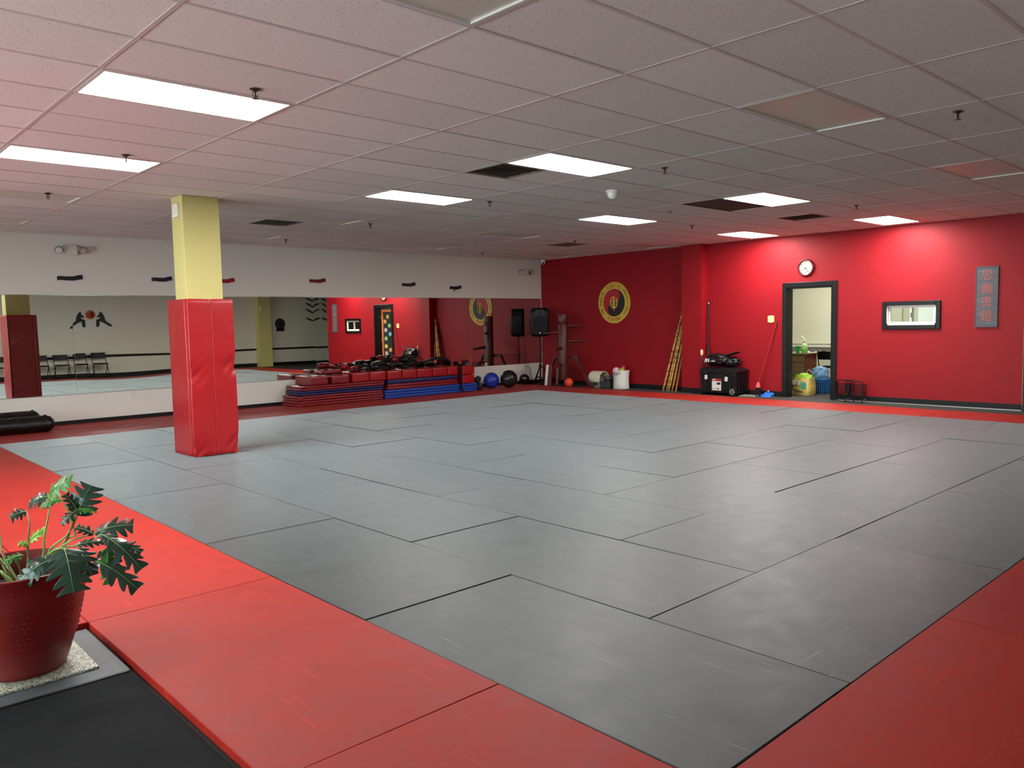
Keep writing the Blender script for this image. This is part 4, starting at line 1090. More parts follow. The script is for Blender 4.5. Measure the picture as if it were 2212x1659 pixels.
# ================================================================== MIRROR WALL FITTINGS
def emergency(x, z, label):
    t = thing('emergency_light', label, 'emergency light', (x, YM, z), 0, 'emergency lights on the white wall')
    MB().box((-.10, -.055, -.075), (.10, 0, .075), bevel=.008).build('battery_box', M['white_plastic'], t)
    for s in (-1, 1):
        h_ = MB().lathe([(.02, 0), (.05, .03), (.062, .075), (.055, .085)], n=18, M=T(s*.155, -.03, .02, rx=PI/2+.5, rz=s*.25)).build('lamp_head', grey_p, t, True)
        MB().lathe([(.05, .080), (.05, .086)], n=18, M=T(s*.155, -.03, .02, rx=PI/2+.5, rz=s*.25)).build('lens', M['white_metal'], h_)
        MB().box((s*.10-.012, -.045, -.015), (s*.13+.012, -.015, .03)).build('bracket', M['white_plastic'], t)
emergency(.84, 2.775, 'twin headed emergency light high on the white wall at left')
emergency(10.70, 2.71, 'twin headed emergency light high on the white wall by the corner')
belts = [(.82, 2.325, .36, (38, 34, 36), 'black folded belt pinned to the white wall, furthest left'), (2.22, 2.335, .33, (44, 34, 52), 'purple black folded belt pinned left of the column'), (3.32, 2.335, .33, (150, 32, 30), 'bright red folded belt pinned just right of the column'),
         (5.15, 2.37, .34, (124, 24, 26), 'dark red folded belt pinned midway along the white wall'), (7.30, 2.335, .34, (62, 46, 34), 'brown folded belt pinned on the white wall right of the red ones'), (8.57, 2.29, .32, (30, 26, 24), 'black knotted belt pinned on the white wall nearest the corner')]
for k, (x, z, w, c, lb_) in enumerate(belts):
    t = thing('karate_belt', lb_, 'belt', (x, YM-.008, z), 0, 'belts displayed on the white wall')
    m_ = pmat('belt_cloth_%d' % k, c, .85, bump=.2, bscale=120)
    pts = [(-w/2, 0, 0), (-w/2+.04, -.012, .006), (-w*.1, -.010, -.004), (0, -.016, -.002), (w*.12, -.012, -.006), (w/2-.06, -.014, .012), (w/2, -.004, .02)]
    MB().band(pts, (0, 0, 1), .048, .012).build('front_fold', m_, t)
    MB().band([(a, b+.010, c_+.022+.006*math.sin(a*9)) for a, b, c_ in pts], (0, 0, 1), .04, .008).build('back_fold', m_, t)
    MB().blob((.0, -.016, .004), (.03, .012, .032), k, .1).build('knot', m_, t, True)
    if k == 5: MB().band([(-.03, -.012, -.02), (-.05, -.01, -.07)], (1, 0, .2), .03, .006).build('loose_end', m_, t)
def outlet(x, z, label):
    t = thing('wall_outlet', label, 'outlet', (x, YM, z))
    MB().box((-.037, -.006, -.058), (.037, 0, .058), bevel=.003).build('plate', M['white_plastic'], t)
    for s in (-1, 1): MB().box((-.018, -.008, s*.022-.015), (.018, -.006, s*.022+.015), bevel=.001).build('socket', M['lens_off'], t)
outlet(1.665, .455, 'white wall outlet below the mirror, left of the column')
outlet(10.68, .42, 'white wall outlet with black plug in the far corner')

# ================================================================== CEILING FITTINGS
def sprinkler(x, y):
    t = thing('sprinkler_head', 'small metal sprinkler head hanging below the ceiling tiles', 'sprinkler', (x, y, ZC-.002), 0, 'ceiling sprinklers')
    return t
sp = sprinkler(0, 0)
dk = pmat('sprinkler_metal', (110, 100, 96), .3, metal=.9)
MB().lathe([(.034, 0), (.036, -.004), (.02, -.010), (.012, -.016)], n=18).build('escutcheon', dk, sp, True)
MB().tube([(0, 0, -.014), (0, 0, -.05)], .006, 8).tube([(-.014, 0, -.016), (-.018, 0, -.035), (0, 0, -.056)], .003, 6).tube([(.014, 0, -.016), (.018, 0, -.035), (0, 0, -.056)], .003, 6).build('yoke', dk, sp)
MB().lathe([(.02, -.058), (.021, -.061)], n=14).build('deflector', dk, sp)
spots = [(-.30, 2.74), (-.30, 6.8), (-.32, 10.9), (3.18, 2.71), (3.21, 7.07), (3.15, -1.66), (3.2, 11.41), (3.19, 15.68), (6.87, 11.45), (6.97, 16.0), (6.73, 2.73), (6.77, 7.1)]
SPL = ['sprinkler head beside the lit panel closest to the camera', 'sprinkler head in front of the lit panel at the left edge', 'sprinkler head by the unlit panel at far left', 'sprinkler head right of the lit panel with the dirty vent',
       'sprinkler head right of the lit panel ahead of the column', 'sprinkler head at upper right, nearest the right edge', 'sprinkler head beside the unlit panel next to a square vent', 'sprinkler head above the white wall just right of the column',
       'sprinkler head before the small far vent', 'sprinkler head above the white wall toward the corner', 'sprinkler head between the lit panels nearest the red wall', 'sprinkler head between the detector and the pilaster light']
for k, (u, v) in enumerate(spots):
    if k == 0: sp.location = (u*TU, v*TV, ZC-.002); sp['label'] = SPL[0]
    else: dup(sp, (u*TU, v*TV, ZC-.002), None, SPL[k])
t = thing('smoke_detector', 'white domed detector on the ceiling between two lit panels', 'detector', (3.70*TU, 4.68*TV, ZC-.002))
MB().lathe([(.075, 0), (.075, -.02), (.068, -.03)], n=24).build('base', M['white_plastic'], t, True)
MB().lathe([(.06, -.03), (.058, -.055), (.04, -.085), (.015, -.10)], n=24).build('dome', pmat('dome_plastic', (226, 224, 218), .2), t, True, 60)
t = thing('dome_camera', 'white dome security camera in the far ceiling corner', 'security camera', (11.16, 10.58, ZC))
MB().lathe([(.06, 0), (.062, -.03), (.05, -.04)], n=22).build('base', M['white_plastic'], t, True)
MB().ball((0, 0, -.06), .052, 20, 12).build('eyeball', M['white_plastic'], t, True)
MB().lathe([(.022, 0), (.02, .012)], n=16, M=T(-.028, -.032, -.078, ry=-2.2, rz=.8)).build('lens', M['black_plastic'], t)
t = thing('ceiling_tag', 'tiny tan tag stuck under the ceiling near the dark panel', 'tag', (5.36*TU, 5.79*TV, ZC-.002))
MB().box((-.05, -.02, -.012), (.05, .02, 0), bevel=.003).build('strip', pmat('tan_tag', (176, 140, 84), .6), t)
# ================================================================== OFFICE SEEN THROUGH THE DOORWAY
dw = pmat('brown_desk_wood', (112, 84, 58), .45, var=.1, vscale=5); dw2 = pmat('desk_drawer_front', (132, 104, 74), .5, var=.08, vscale=6); rw = pmat('reddish_wood_side', (128, 58, 34), .45)
t = thing('office_desk', 'brown wooden desk with drawers inside the office', 'desk', (13.0, 5.55, 0))
MB().box((-.06, -.80, .715), (.46, .80, .745), bevel=.004).build('desktop', dw, t)
MB().box((-.02, -.775, .0), (.43, -.76, .715)).build('side_panel', rw, t); MB().box((-.02, .76, .0), (.43, .775, .715)).build('side_panel', rw, t)
MB().box((.0, -.76, .0), (.42, -.40, .56)).build('pedestal', dw, t)
MB().box((.40, -.40, .1), (.42, .76, .56)).build('modesty_panel', pmat('dark_kneehole', (40, 26, 20), .7), t)
MB().box((.0, -.76, .56), (.42, .76, .71)).build('drawer_case', dw, t)
for a, b, z0, z1 in ((-.735, -.42, .58, .695), (-.39, .20, .58, .695), (.22, .74, .58, .695), (-.735, -.42, .30, .54), (-.735, -.42, .04, .28)):
    d_ = MB().box((-.014, a, z0), (.0, b, z1), bevel=.004).build('drawer', dw2, t)
    MB().ball((-.024, (a+b)/2, (z0+z1)/2), .012, 10, 8).build('knob', M['brass'], d_, True)
# things on the desk
grn = pmat('green_plastic', (52, 190, 70), .3); lgrn = pmat('pale_green_plastic', (176, 220, 140), .25)
t = thing('spray_jug', 'green and clear plastic jug with curved spout on the desk', 'jug', (13.08, 4.87, .745))
MB().lathe([(.06, 0), (.065, .02), (.065, .15), (.05, .19), (.025, .21), (.025, .25)], n=20).build('bottle', lgrn, t, True)
MB().lathe([(.055, 0), (.0665, .01), (.0665, .085), (.06, .09)], n=20).build('liquid_label', pmat('green_label', (120, 206, 90), .4), t, True)
MB().tube([(0, 0, .245), (0, .01, .28), (.0, .045, .34), (0, .075, .36)], [.02, .016, .014, .010], 10).build('spout', M['white_plastic'], t, True)
t = thing('green_cup', 'bright green ruffled cup on the desk beside the jug', 'cup', (13.02, 4.985, .745))
rg = []
for z, r in ((0, .03), (.02, .035), (.10, .04), (.15, .055)): rg.append([(r*(1+.12*math.sin(k*PI/2))*math.cos(2*PI*k/24), r*(1+.12*math.sin(k*PI/2))*math.sin(2*PI*k/24), z) for k in range(24)])
MB().skin(rg).build('body', grn, t, True); MB().lathe([(.036, .148), (.034, .15)], n=20).build('rim', lgrn, t)
t = thing('brown_vase', 'small brown pot with twigs on the office desk', 'pot', (13.02, 5.16, .745))
MB().lathe([(.03, 0), (.05, .03), (.048, .08), (.03, .10), (.036, .12)], n=18).build('pot', pmat('brown_clay', (84, 56, 44), .6), t, True)
for k in range(5): MB().tube([(0, 0, .10), (.02*math.cos(k*1.3), .03*math.sin(k*1.3), .2+.02*k)], .004, 5).build('twig', dw, t)
# white folding table
t = thing('folding_table', 'white folding table behind the desk in the office', 'table', (13.95, 4.55, 0))
wt = pmat('white_table', (232, 230, 222), .4)
MB().box((-.37, -.9, .705), (.37, .9, .74), bevel=.006).build('tabletop', wt, t)
for s in (-1, 1):
    for x_ in (-.3, .3): MB().tube([(x_, s*.75, .705), (x_*.9, s*.75, 0)], .014, 8).build('leg', M['silver'], t, True)
    MB().tube([(-.285, s*.75, .25), (.285, s*.75, .25)], .010, 8).build('stretcher', M['silver'], t, True)
for k, (y_, c, w, lb_) in enumerate(((5.05, (90, 92, 96), .10, 'small grey tray on the white folding table'), (4.80, (60, 60, 66), .09, 'dark grey stapler on the white folding table'), (4.63, (190, 60, 60), .05, 'small red box on the white folding table'))):
    o = MB().box((-.05, -w/2, 0), (.05, w/2, .022), bevel=.006).box((-.03, -w/3, .022), (.03, w/3, .036), bevel=.004).build('desk_item', pmat('desk_item_%d' % k, c, .5), None, False, 40, (13.80, y_, .741)); tag(o, lb_, 'desk item')
# wall ledge under the pale blind
t = thing('window_ledge', 'white ledge along the office back wall under the blind', 'ledge', (15.0, 5.2, .80))
MB().box((-.14, -1.6, 0), (0, 1.6, .05), bevel=.004).build('shelf', wt, t)
MB().box((-.02, -1.6, -.10), (0, 1.6, 0)).build('apron', wt, t)
t = thing('roller_blind', 'pale cream roller blind on the office back wall', 'blind', (14.985, 5.2, 0))
MB().box((-.006, -1.55, .87), (0, 1.55, 2.75)).build('fabric', pmat('blind_fabric', (228, 226, 202), .8), t)
MB().box((-.014, -1.55, .86), (.0, 1.55, .885), bevel=.003).build('bottom_bar', pmat('bar_grey', (170, 170, 150), .5), t)
# black folding chairs
def folding_chair(loc, rz, label, grp):
    t = thing('folding_chair', label, 'chair', loc, rz, grp)
    bmx = M['black_metal']
    for s in (-1, 1):
        MB().tube([(.20, s*.215, .0), (-.10, s*.205, .52), (-.19, s*.20, .78)], .011, 8).build('front_leg', bmx, t, True)
        MB().tube([(-.21, s*.19, .0), (.05, s*.19, .40), (.12, s*.19, .43)], .011, 8).build('rear_leg', bmx, t, True)
    MB().puff((-.18, -.19, .42), (.20, .19, .455), bulge=.006, seg=6, bev=.012).build('seat', M['black_fabric'], t, True)
    rg = []
    for k in range(9):
        y_ = -.2+.4*k/8; bow = -.03*(1-(y_/.2)**2)
        rg.append([(-.145+bow, y_, .60), (-.190+bow, y_, .775), (-.205+bow, y_, .772), (-.160+bow, y_, .598)])
    MB().skin(rg).build('backrest', M['black_plastic'], t, True, 30)
    for x_, z in ((.155, .075), (-.155, .09)):
        MB().tube([(x_, -.21, z), (x_, .21, z)], .008, 6).build('cross_bar', bmx, t, True)
    return t
ch = folding_chair((13.68, 4.60, 0), math.radians(4), 'black folding chair tucked under the white office table', 'folding chairs')
dup(ch, (13.68, 4.10, 0), math.radians(-6), 'black folding chair half hidden by the right door jamb')
# basket and bags on the office floor
bl2 = pmat('blue_basket', (44, 112, 178), .45)
t = thing('laundry_basket', 'blue plastic laundry basket on the office carpet', 'basket', (12.40, 4.16, 0))
n = 28
ba = MB()
ba.lathe([(.135, 0), (.14, .01)], n=n)
for z, r in ((.05, .145), (.11, .153), (.17, .161), (.23, .169)): ba.lathe([(r, z-.008), (r+.004, z), (r, z+.008)], n=n, cap0=False, cap1=False)
for k in range(n):
    a = 2*PI*k/n; ba.box((-.004, -.010, 0), (.004, .010, .28), M=T(.156*math.cos(a), .156*math.sin(a), .005, rz=a) @ Matrix.Rotation(.13, 4, 'Y'))
ba.build('lattice', bl2, t)
MB().lathe([(.172, .27), (.192, .275), (.192, .295), (.178, .30)], n=n, cap0=False, cap1=False).build('rim', bl2, t, True)
MB().lathe([(.13, .02), (.155, .26)], n=n, cap0=True, cap1=True).build('contents', pmat('dark_blue_cloth', (30, 62, 100), .8), t)
film = pmat('clear_blue_film', (120, 170, 214), .2, alpha=.75)
o = thing('plastic_bag', 'translucent blue plastic bag stuffed in the laundry basket', 'bag', (12.40, 4.18, .27))
MB().blob((0, .01, .10), (.15, .16, .16), 12, .28, 2.4, 4).build('film', film, o, True, 80)
MB().tube([(-.12, .10, .12), (-.16, .16, .20), (-.15, .22, .14), (-.13, .15, .06)], .008, 6).build('handle', M['white_plastic'], o, True)
t = thing('grocery_bag', 'bulging yellow green grocery bag on the office carpet', 'bag', (11.86, 4.24, 0), -.25)
gb = pmat('yellow_bag', (206, 178, 96), .4, var=.25, vscale=9, bump=.3, bscale=14)
rg = []
for z, sx_, sy_ in ((0, .12, .19), (.02, .13, .205), (.12, .14, .215), (.24, .13, .205), (.33, .11, .19)):
    ring = []
    for k in range(32):
        a = 2*PI*k/32; cx_ = math.copysign(abs(math.cos(a))**.6, math.cos(a)); sy2 = math.copysign(abs(math.sin(a))**.6, math.sin(a))
        w = 1+.05*noise.noise(Vector((k*.35, z*9, 2)))
        ring.append((cx_*sx_*w, sy2*sy_*w, z+(.02*noise.noise(Vector((k*.4, 3, 1))) if z > .3 else 0)))
    rg.append(ring)
MB().skin(rg).build('bag_body', gb, t, True, 50)
MB().blob((0, 0, .33), (.11, .18, .09), 6, .35, 3).build('green_contents', pmat('lime_cloth', (150, 196, 52), .7), t, True, 80)
tp = pmat('teal_print', (60, 160, 140), .5)
MB().box((-.147, -.15, .13), (-.140, -.04, .26), bevel=.003).build('teal_print', tp, t)
MB().box((-.149, -.02, .20), (-.142, .17, .29), bevel=.003).build('pale_band', pmat('pale_print', (216, 214, 176), .5), t)
MB().tube([(-.14, .04, .30), (-.165, .06, .20), (-.165, .13, .16), (-.155, .17, .22), (-.14, .18, .29)], .006, 6).build('handle', M['black_fabric'], t, True)
MB().tube([(-.152, .18, .12), (-.155, .06, .09), (-.150, -.08, .07)], .012, 6).build('print_stripe', M['black_paper'], t, True)
t = thing('waste_bin', 'grey waste bin with dark base at the left door jamb', 'bin', (11.62, 4.50, 0))
MB().lathe([(.085, 0), (.09, .01), (.10, .18), (.098, .19)], n=22).build('dark_bin', dgrey, t, True)
MB().lathe([(.096, .19), (.115, .36), (.118, .37)], n=22).build('liner', pmat('grey_liner', (150, 156, 160), .35), t, True)
MB().blob((0, 0, .38), (.09, .09, .06), 8, .3, 3).build('teal_cloth', pmat('teal_cloth', (40, 110, 104), .8), t, True)
MB().box((-.088, -.03, .02), (-.084, .03, .10)).build('sticker', M['white_plastic'], t)
t = thing('dark_jacket', 'dark jacket hung at the right edge of the doorway', 'jacket', (13.50, 3.98, .79))
MB().blob((0, .12, .17), (.10, .10, .22), 14, .25, 2.4, 4).build('body', M['black_fabric'], t, True, 80)
MB().blob((-.03, .20, .10), (.05, .05, .16), 17, .2, 2.4, 3).build('sleeve', dgrey, t, True, 80)
# picture chart seen through the hatch
t = thing('wall_chart', 'cream picture chart with brown figures on the office wall', 'chart', (14.995, 4.0, 1.58))
MB().box((-.012, -.32, -.25), (0, .32, .33), bevel=.002).build('sheet', pmat('chart_paper', (222, 208, 150), .7), t)
for k in range(26):
    yk, zk = rnd.uniform(-.27, .27), rnd.uniform(-.16, .29)
    MB().blob((-.013, yk, zk), (.003, rnd.uniform(.014, .026), rnd.uniform(.03, .06)), k, .4, 3, 1).build('figure_mark', rw if k % 3 else dw, t)

# ================================================================== WALL SEEN IN THE MIRROR
# poster: two fighters facing a glowing disc
t = thing('wall_poster', 'pale wall poster of two black fighters facing a glowing disc', 'poster', (5.12, YR, 1.84))
PF = Matrix(((-1, 0, 0, 0), (0, 0, 1, 0), (0, 1, 0, 0), (0, 0, 0, 1)))       # local z -> +Y, local x -> -X
MB().box((-.62, -.33, 0), (.62, .33, .006), M=PF).build('sheet', pmat('poster_paper', (198, 198, 194), .6), t)
MB().lathe([(.16, .006), (.16, .008)], n=32, M=PF @ Matrix.Translation((.02, .16, 0))).build('orange_glow', pmat('poster_orange', (186, 104, 50), .7), t)
MB().lathe([(.12, .008), (.12, .0095)], n=32, M=PF @ Matrix.Translation((.02, .16, 0))).build('dark_disc', pmat('poster_brown', (84, 36, 24), .7), t)
MB().prism([(.02+.11*math.cos(a*PI/10), .16+.11*math.sin(a*PI/10)) for a in range(-5, 6)], .0095, .011, PF).build('red_half', pmat('poster_red', (176, 54, 30), .7), t)
fig = [(-.16, .05), (-.20, .13), (-.26, .19), (-.245, .235), (-.29, .26), (-.34, .22), (-.40, .10), (-.43, -.05), (-.62, -.20), (-.64, -.245), (-.55, -.25), (-.36, -.12), (-.26, -.07), (-.23, -.26), (-.14, -.26), (-.145, -.02), (-.25, .02), (-.26, .08), (-.20, .055)]
MB().prism([(x, y) for x, y in fig], .006, .009, PF).build('fighter_figure', M['black_paper'], t)
MB().prism([(.04-x, y) for x, y in fig][::-1], .006, .009, PF).build('fighter_figure', M['black_paper'], t)
# dartboard
t = thing('dartboard', 'round black electronic dartboard on the cream wall', 'dartboard', (11.78, YR, 1.60))
MB().lathe([(.205, 0), (.21, .02), (.20, .035), (.18, .038)], n=36, M=PF @ Matrix.Translation((0, .03, 0))).build('board', M['black_plastic'], t, True)
MB().prism([(-.17, -.24), (.17, -.24), (.15, -.10), (-.15, -.10)], 0, .03, PF).build('base_panel', M['black_plastic'], t)
for k in range(10):
    a = 2*PI*k/10
    MB().lathe([(.016, .038), (.016, .041)], n=10, M=PF @ Matrix.Translation((.135*math.cos(a), .03+.135*math.sin(a), 0))).build('number_dot', grey_p, t)
# curved wooden weapons in rows
wp = pmat('dark_weapon_wood', (40, 30, 26), .45)
gw = 'curved weapons on the cream wall'
rows = [(2.55, .10), (2.33, .16), (2.10, .15), (1.77, .10)]
names = ['topmost', 'second', 'third', 'lowest']
for c_, xc in enumerate((13.20, 13.86)):
    for k, (z, dz) in enumerate(rows):
        t = thing('curved_weapon', '%s dark curved weapon of the %s row on the cream wall' % (names[k], ['dartboard side', 'far end'][c_]), 'weapon', (xc, YR+.012, z), 0, gw)
        hw_ = .28 if c_ == 0 else .26
        MB().tube([(-hw_, 0, dz*.55), (-hw_*.5, 0, dz*.1), (0, 0, -dz*.45)], [.022, .034, .02], 8).build('blade', wp, t, True)
        MB().tube([(0, 0, -dz*.45), (hw_*.5, 0, dz*.15), (hw_, 0, dz*.5)], [.02, .034, .026], 8).build('handle', wp, t, True)
        MB().lathe([(.024, -.012), (.024, .012)], n=10, M=T(0, 0, -dz*.45, rx=PI/2)).build('joint', grey_p, t)
o = thing('wall_switch', 'small pale switch box on the side of the yellow pilaster', 'switch', (10.86, YR+.30, 2.19))
MB().box((-.03, 0, -.09), (.03, .03, .09), bevel=.005).build('box', M['white_plastic'], o); MB().box((-.012, .03, -.02), (.012, .036, .02)).build('rocker', M['lens_off'], o)
for k, xk in enumerate((5.22, 4.64, 4.06, 3.48, 2.90, 2.32)):
    dup(ch, (xk, YR+.33, 0), PI/2, ['black folding chair nearest the pilaster, last of the mirrored row', 'second black folding chair in the row seen in the mirror', 'third black folding chair in the mirrored row, at the mirror joint', 'fourth black folding chair in the mirrored row', 'fifth black folding chair in the mirrored row, partly behind the column', 'leftmost black folding chair in the mirror, left of the column'][k])

# ================================================================== ENTRANCE MATS, TILE, POTTED PLANT
o = thing('entrance_mat', 'black rubber entrance mat on the floor at lower left', 'mat', (-3.2, -.95, 0))
MB().box((-1.5, -1.4, 0), (1.565, 1.445, .010), bevel=.004).build('rubber_sheet', pmat('black_rubber', (19, 20, 22), .85, spec=.15, bump=.5, bscale=220, var=.1, vscale=60), o)
MB().box((-1.5, 1.447, 0), (1.565, 1.460, .014), bevel=.004).build('edge_strip', M['black_base'], o)
o = thing('grey_rubber_mat', 'dark grey rubber mat under the granite tile', 'mat', (-2.5, .86, 0))
MB().box((-.9, -.345, 0), (.872, .33, .012), bevel=.004).build('sheet', pmat('dark_grey_rubber', (72, 76, 80), .5, bump=.25, bscale=150), o)
gt = pmat('granite', (160, 158, 140), .5)
_nt = gt.node_tree; _b = _nt.nodes['Principled BSDF']; _tc = _nt.nodes.new('ShaderNodeTexCoord')
_n = _nt.nodes.new('ShaderNodeTexVoronoi'); _n.inputs['Scale'].default_value = 120
_n2 = _nt.nodes.new('ShaderNodeTexNoise'); _n2.inputs['Scale'].default_value = 140; _n2.inputs['Detail'].default_value = 4
_r = _nt.nodes.new('ShaderNodeValToRGB'); e = _r.color_ramp.elements; e[0].position = .38; e[1].position = .62
e[0].color = (*lin((70, 70, 64)), 1); e[1].color = (*lin((206, 204, 182)), 1)
_nt.links.new(_tc.outputs['Object'], _n2.inputs['Vector']); _nt.links.new(_n2.outputs['Fac'], _r.inputs[0]); _nt.links.new(_r.outputs[0], _b.inputs['Base Color'])
_nt.nodes.remove(_n)
o = MB().box((-.215, -.215, 0), (.215, .215, .011), bevel=.002).build('granite_tile', gt, None, False, 40, (-1.94, .84, .0122))
tag(o, 'speckled granite floor tile under the red planter', 'tile')
PX, PY, PZ = -1.965, .85, .0235
t = thing('potted_plant', 'leafy green plant in a big red planter at lower left', 'plant', (PX, PY, PZ))
potm = pmat('red_planter_plastic', (116, 20, 17), .42, bump=.05, bscale=60)
prof = [(.150, 0), (.160, .004), (.172, .03), (.215, .16), (.243, .28), (.258, .38), (.264, .445), (.270, .450), (.270, .462), (.262, .465), (.252, .455), (.246, .38), (.235, .34)]
pot = MB().lathe(prof, n=64, cap1=False).build('planter', potm, t, True, 60)
# embossed weave band
em = MB().box((-.006, -.010, -.0045), (.0035, .010, .0045), bevel=.002, seg=1).mesh('weave_stud', potm)
def prad(z):
    for (ra, za), (rb, zb) in zip(prof, prof[1:]):
        if za <= z <= zb: return ra+(rb-ra)*(z-za)/(zb-za)
    return .26
st = MB()
for row in range(11):
    z = .15+row*.024; r_ = prad(z)
    for k in range(64):
        a = 2*PI*(k+.5*(row % 2))/64
        if (k // 4) % 2 == 0: continue
        st.box((-.003, -.007, -.0035), (.0022, .007, .0035), M=T(r_*math.cos(a), r_*math.sin(a), z, rz=a) @ Matrix.Rotation(.35 if row % 2 else -.35, 4, 'X'))
tag(st.build('weave_emboss', potm, pot), kind='stuff')
MB().lathe([(.235, .355), (.12, .368), (.02, .372)], n=32, cap0=False).build('soil', pmat('dark_soil', (34, 26, 20), .95, bump=.8, bscale=60, var=.3, vscale=40), t, True)
lf = [pmat('dark_leaf', (30, 60, 46), .28, var=.2, vscale=9, bump=.2, bscale=18), pmat('mid_leaf', (58, 122, 40), .35, var=.2, vscale=9), pmat('young_leaf', (118, 176, 52), .4)]
stm = pmat('stem_green', (132, 160, 84), .45); stm2 = pmat('stem_brown', (118, 104, 66), .5)
def leaf(bp, tp, w, ci, seed):
    B, Tt = Vector(bp), Vector(tp); ax = Tt-B; L_ = ax.length; ax.normalize()
    to = (CAM-B).normalized(); nrm = (to*.75+Vector((0, 0, .55))); nrm = (nrm-ax*nrm.dot(ax)).normalized(); sd = ax.cross(nrm).normalized()
    r = random.Random(seed); nl = 4 if L_ < .1 else 5
    bm = bmesh.new()
    def P(u, s, h):   # u along, s across in half widths, droop and fold
        hh = h - .16*L_*(u**2) + .10*L_*math.sin(u*PI) - .22*abs(s)*w*.5*(1-.3*u)
        return B+ax*(L_*u)+sd*(s*w*.5)+nrm*hh
    mids = [bm.verts.new(P(k/(nl*2), 0, 0)) for k in range(nl*2+1)]
    for s in (-1, 1):
        prev = mids[0]
        notch = [mids[0]]
        env = lambda u: math.sin(min(1, u*1.25+.12)*PI*.62)**.8*(1-.55*u)+.10
        for i in range(nl):
            u0, um, u1 = i/nl, (i+.5)/nl, (i+1)/nl
            e = env(um)*r.uniform(.85, 1.15)
            tip = bm.verts.new(P(min(1.02, um+.16+.05*r.random()), s*e, r.uniform(-.012, .012)))
            a1 = bm.verts.new(P(um+.01, s*e*.66, r.uniform(-.006, .006)))
            a2 = bm.verts.new(P(min(1, um+.17), s*e*.60, r.uniform(-.006, .006)))
            nt_ = bm.verts.new(P(u1, s*env(u1)*.12, 0)) if i < nl-1 else mids[-1]
            q = [mids[2*i], notch[-1], a1, tip, a2, nt_, mids[2*i+2], mids[2*i+1]]
            f = []
            for v in q:
                if v not in f: f.append(v)
            # split in two so the lobe can fold
            try:
                bm.faces.new([x for x in (mids[2*i+1], mids[2*i], notch[-1], a1) if True] if notch[-1] is not mids[2*i] else (mids[2*i+1], mids[2*i], a1))
                bm.faces.new((mids[2*i+1], a1, tip, a2))
                bm.faces.new([x for x in (mids[2*i+1], a2, nt_, mids[2*i+2])] if nt_ is not mids[2*i+2] else (mids[2*i+1], a2, mids[2*i+2]))
            except ValueError: pass
            notch.append(nt_)
    bmesh.ops.recalc_face_normals(bm, faces=list(bm.faces))
    for v in bm.verts: v.co -= Vector((PX, PY, PZ))
    me = bpy.data.meshes.new('leaf'); bm.to_mesh(me); bm.free(); me.materials.append(lf[ci])
    me.polygons.foreach_set('use_smooth', [True]*len(me.polygons))
    o = link('leaf', me, t)
    md = o.modifiers.new('thick', 'SOLIDIFY'); md.thickness = .0012
    md = o.modifiers.new('round', 'SUBSURF'); md.levels = 2; md.render_levels = 2
    v_ = MB().tube([Vector(P(k/6, 0, .001))-Vector((PX, PY, PZ)) for k in range(7)], [.0022*(1-k/8) for k in range(7)], 5).build('midrib', stm, o, True)
LEAVES = [((-1.912, .893, .710), (-1.977, .885, .699), .091, 0), ((-1.822, .885, .771), (-1.775, .781, .846), .163, 1), ((-1.823, .885, .766), (-1.901, .954, .731), .106, 0), ((-1.804, .731, .770), (-1.889, .781, .749), .058, 1),
 ((-1.761, .683, .693), (-1.714, .654, .826), .200, 0), ((-1.764, .663, .728), (-1.831, .664, .678), .062, 0), ((-1.699, .685, .603), (-1.578, .578, .652), .147, 0), ((-1.697, .682, .600), (-1.761, .706, .647), .077, 0),
 ((-1.688, .607, .615), (-1.585, .430, .493), .131, 0), ((-1.740, .576, .517), (-1.621, .388, .425), .136, 0), ((-1.680, .554, .571), (-1.706, .494, .421), .082, 1), ((-1.863, .496, .614), (-1.872, .353, .474), .214, 0),
 ((-1.817, .520, .606), (-1.720, .473, .619), .059, 0), ((-1.873, .568, .562), (-2.019, .600, .492), .132, 0), ((-1.925, .824, .584), (-1.875, .784, .641), .069, 2), ((-1.928, .825, .574), (-1.962, .831, .590), .048, 2), ((-1.968, .724, .557), (-2.038, .720, .550), .060, 1),
 ((-1.66, .62, .60), (-1.60, .54, .52), .10, 0), ((-1.70, .60, .55), (-1.655, .50, .46), .11, 0), ((-1.64, .58, .57), (-1.575, .47, .55), .08, 0), ((-1.80, .55, .59), (-1.78, .44, .50), .12, 0), ((-1.78, .69, .72), (-1.70, .63, .73), .07, 1), ((-1.76, .68, .71), (-1.80, .66, .80), .07, 0),
 ((-2.00, 1.00, .60), (-2.10, 1.10, .62), .14, 0), ((-2.10, .85, .62), (-2.24, .84, .60), .16, 0)]
for k, (b_, t_, w_, c_) in enumerate(LEAVES): leaf(b_, t_, w_*1.12, c_, 100+k)
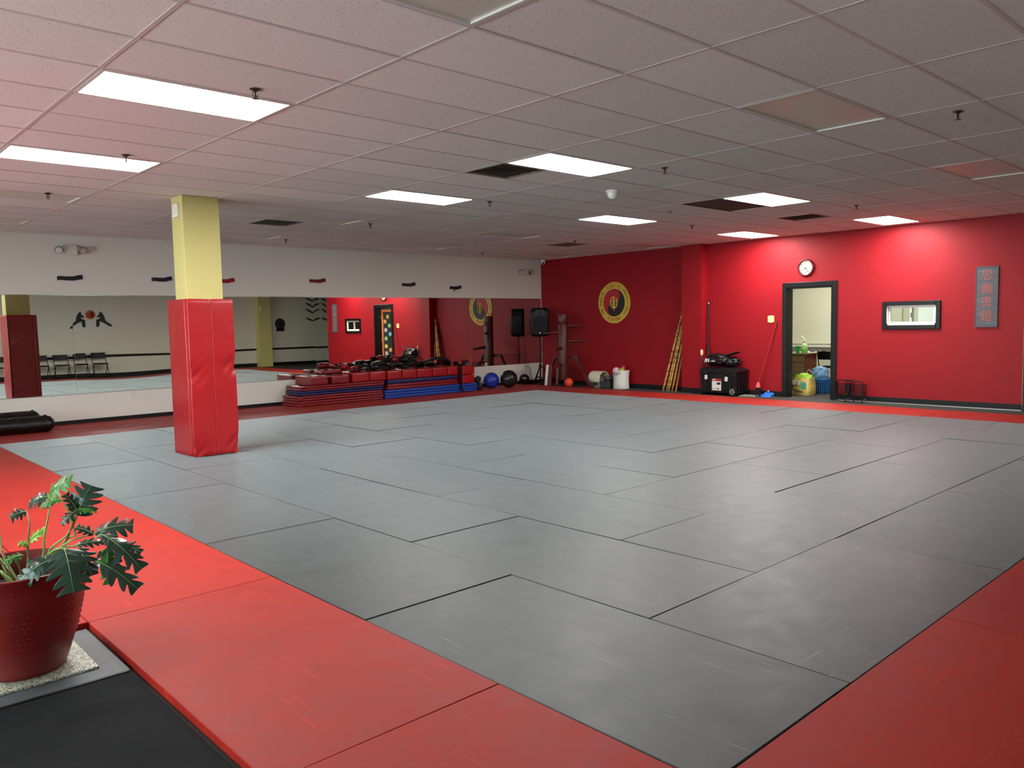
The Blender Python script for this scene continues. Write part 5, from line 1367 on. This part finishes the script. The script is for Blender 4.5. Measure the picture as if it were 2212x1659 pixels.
STEMS = [[(-1.926, .842, .489), (-1.932, .827, .55), (-1.926, .827, .605), (-1.917, .825, .666), (-1.912, .893, .712)], [(-1.879, .801, .515), (-1.875, .78, .603), (-1.846, .80, .705), (-1.823, .885, .771)], [(-1.866, .789, .515), (-1.853, .755, .561), (-1.799, .71, .615), (-1.761, .683, .693)],
 [(-1.807, .74, .569), (-1.788, .702, .635), (-1.763, .67, .720)], [(-1.851, .775, .515), (-1.791, .7, .587), (-1.699, .685, .603)], [(-1.852, .755, .54), (-1.772, .707, .561), (-1.735, .648, .586), (-1.688, .607, .613)], [(-1.852, .775, .501), (-1.768, .674, .545), (-1.74, .576, .517)],
 [(-1.897, .809, .426), (-1.873, .70, .55), (-1.863, .50, .612)], [(-1.929, .845, .489), (-1.928, .825, .57), (-1.925, .824, .586)], [(-2.011, .927, .547), (-1.995, .877, .469), (-1.979, .856, .407)], [(-2.019, .93, .512), (-1.996, .876, .455), (-1.984, .86, .407)], [(-2.022, .928, .457), (-1.998, .875, .428), (-1.985, .86, .4)],
 [(-1.956, .867, .455), (-1.978, .80, .53), (-1.968, .724, .557)], [(-1.908, .818, .426), (-1.873, .70, .52), (-1.873, .57, .562)], [(-1.97, .9, .42), (-2.0, .97, .52), (-2.0, 1.0, .60)], [(-1.98, .85, .42), (-2.05, .85, .55), (-2.10, .85, .62)], [(-1.80, .75, .58), (-1.77, .70, .62), (-1.804, .731, .770)]]
for k, pts in enumerate(STEMS):
    # carry every stem down into the soil
    p0 = Vector(pts[0]); base = Vector((PX+(p0.x-PX)*.35, PY+(p0.y-PY)*.35, PZ+.365))
    q = [base]+[Vector(p) for p in pts]
    # smooth by Catmull-Rom
    sm = []
    for i in range(len(q)-1):
        a, b, c, d = q[max(i-1, 0)], q[i], q[i+1], q[min(i+2, len(q)-1)]
        for s in range(4):
            u = s/4; sm.append(.5*((2*b)+(c-a)*u+(2*a-5*b+4*c-d)*u*u+(3*b-a-3*c+d)*u**3))
    sm.append(q[-1])
    MB().tube([p-Vector((PX, PY, PZ)) for p in sm], [.0058-.003*i/len(sm) for i in range(len(sm))], 7).build('stem', stm if k % 3 else stm2, t, True)
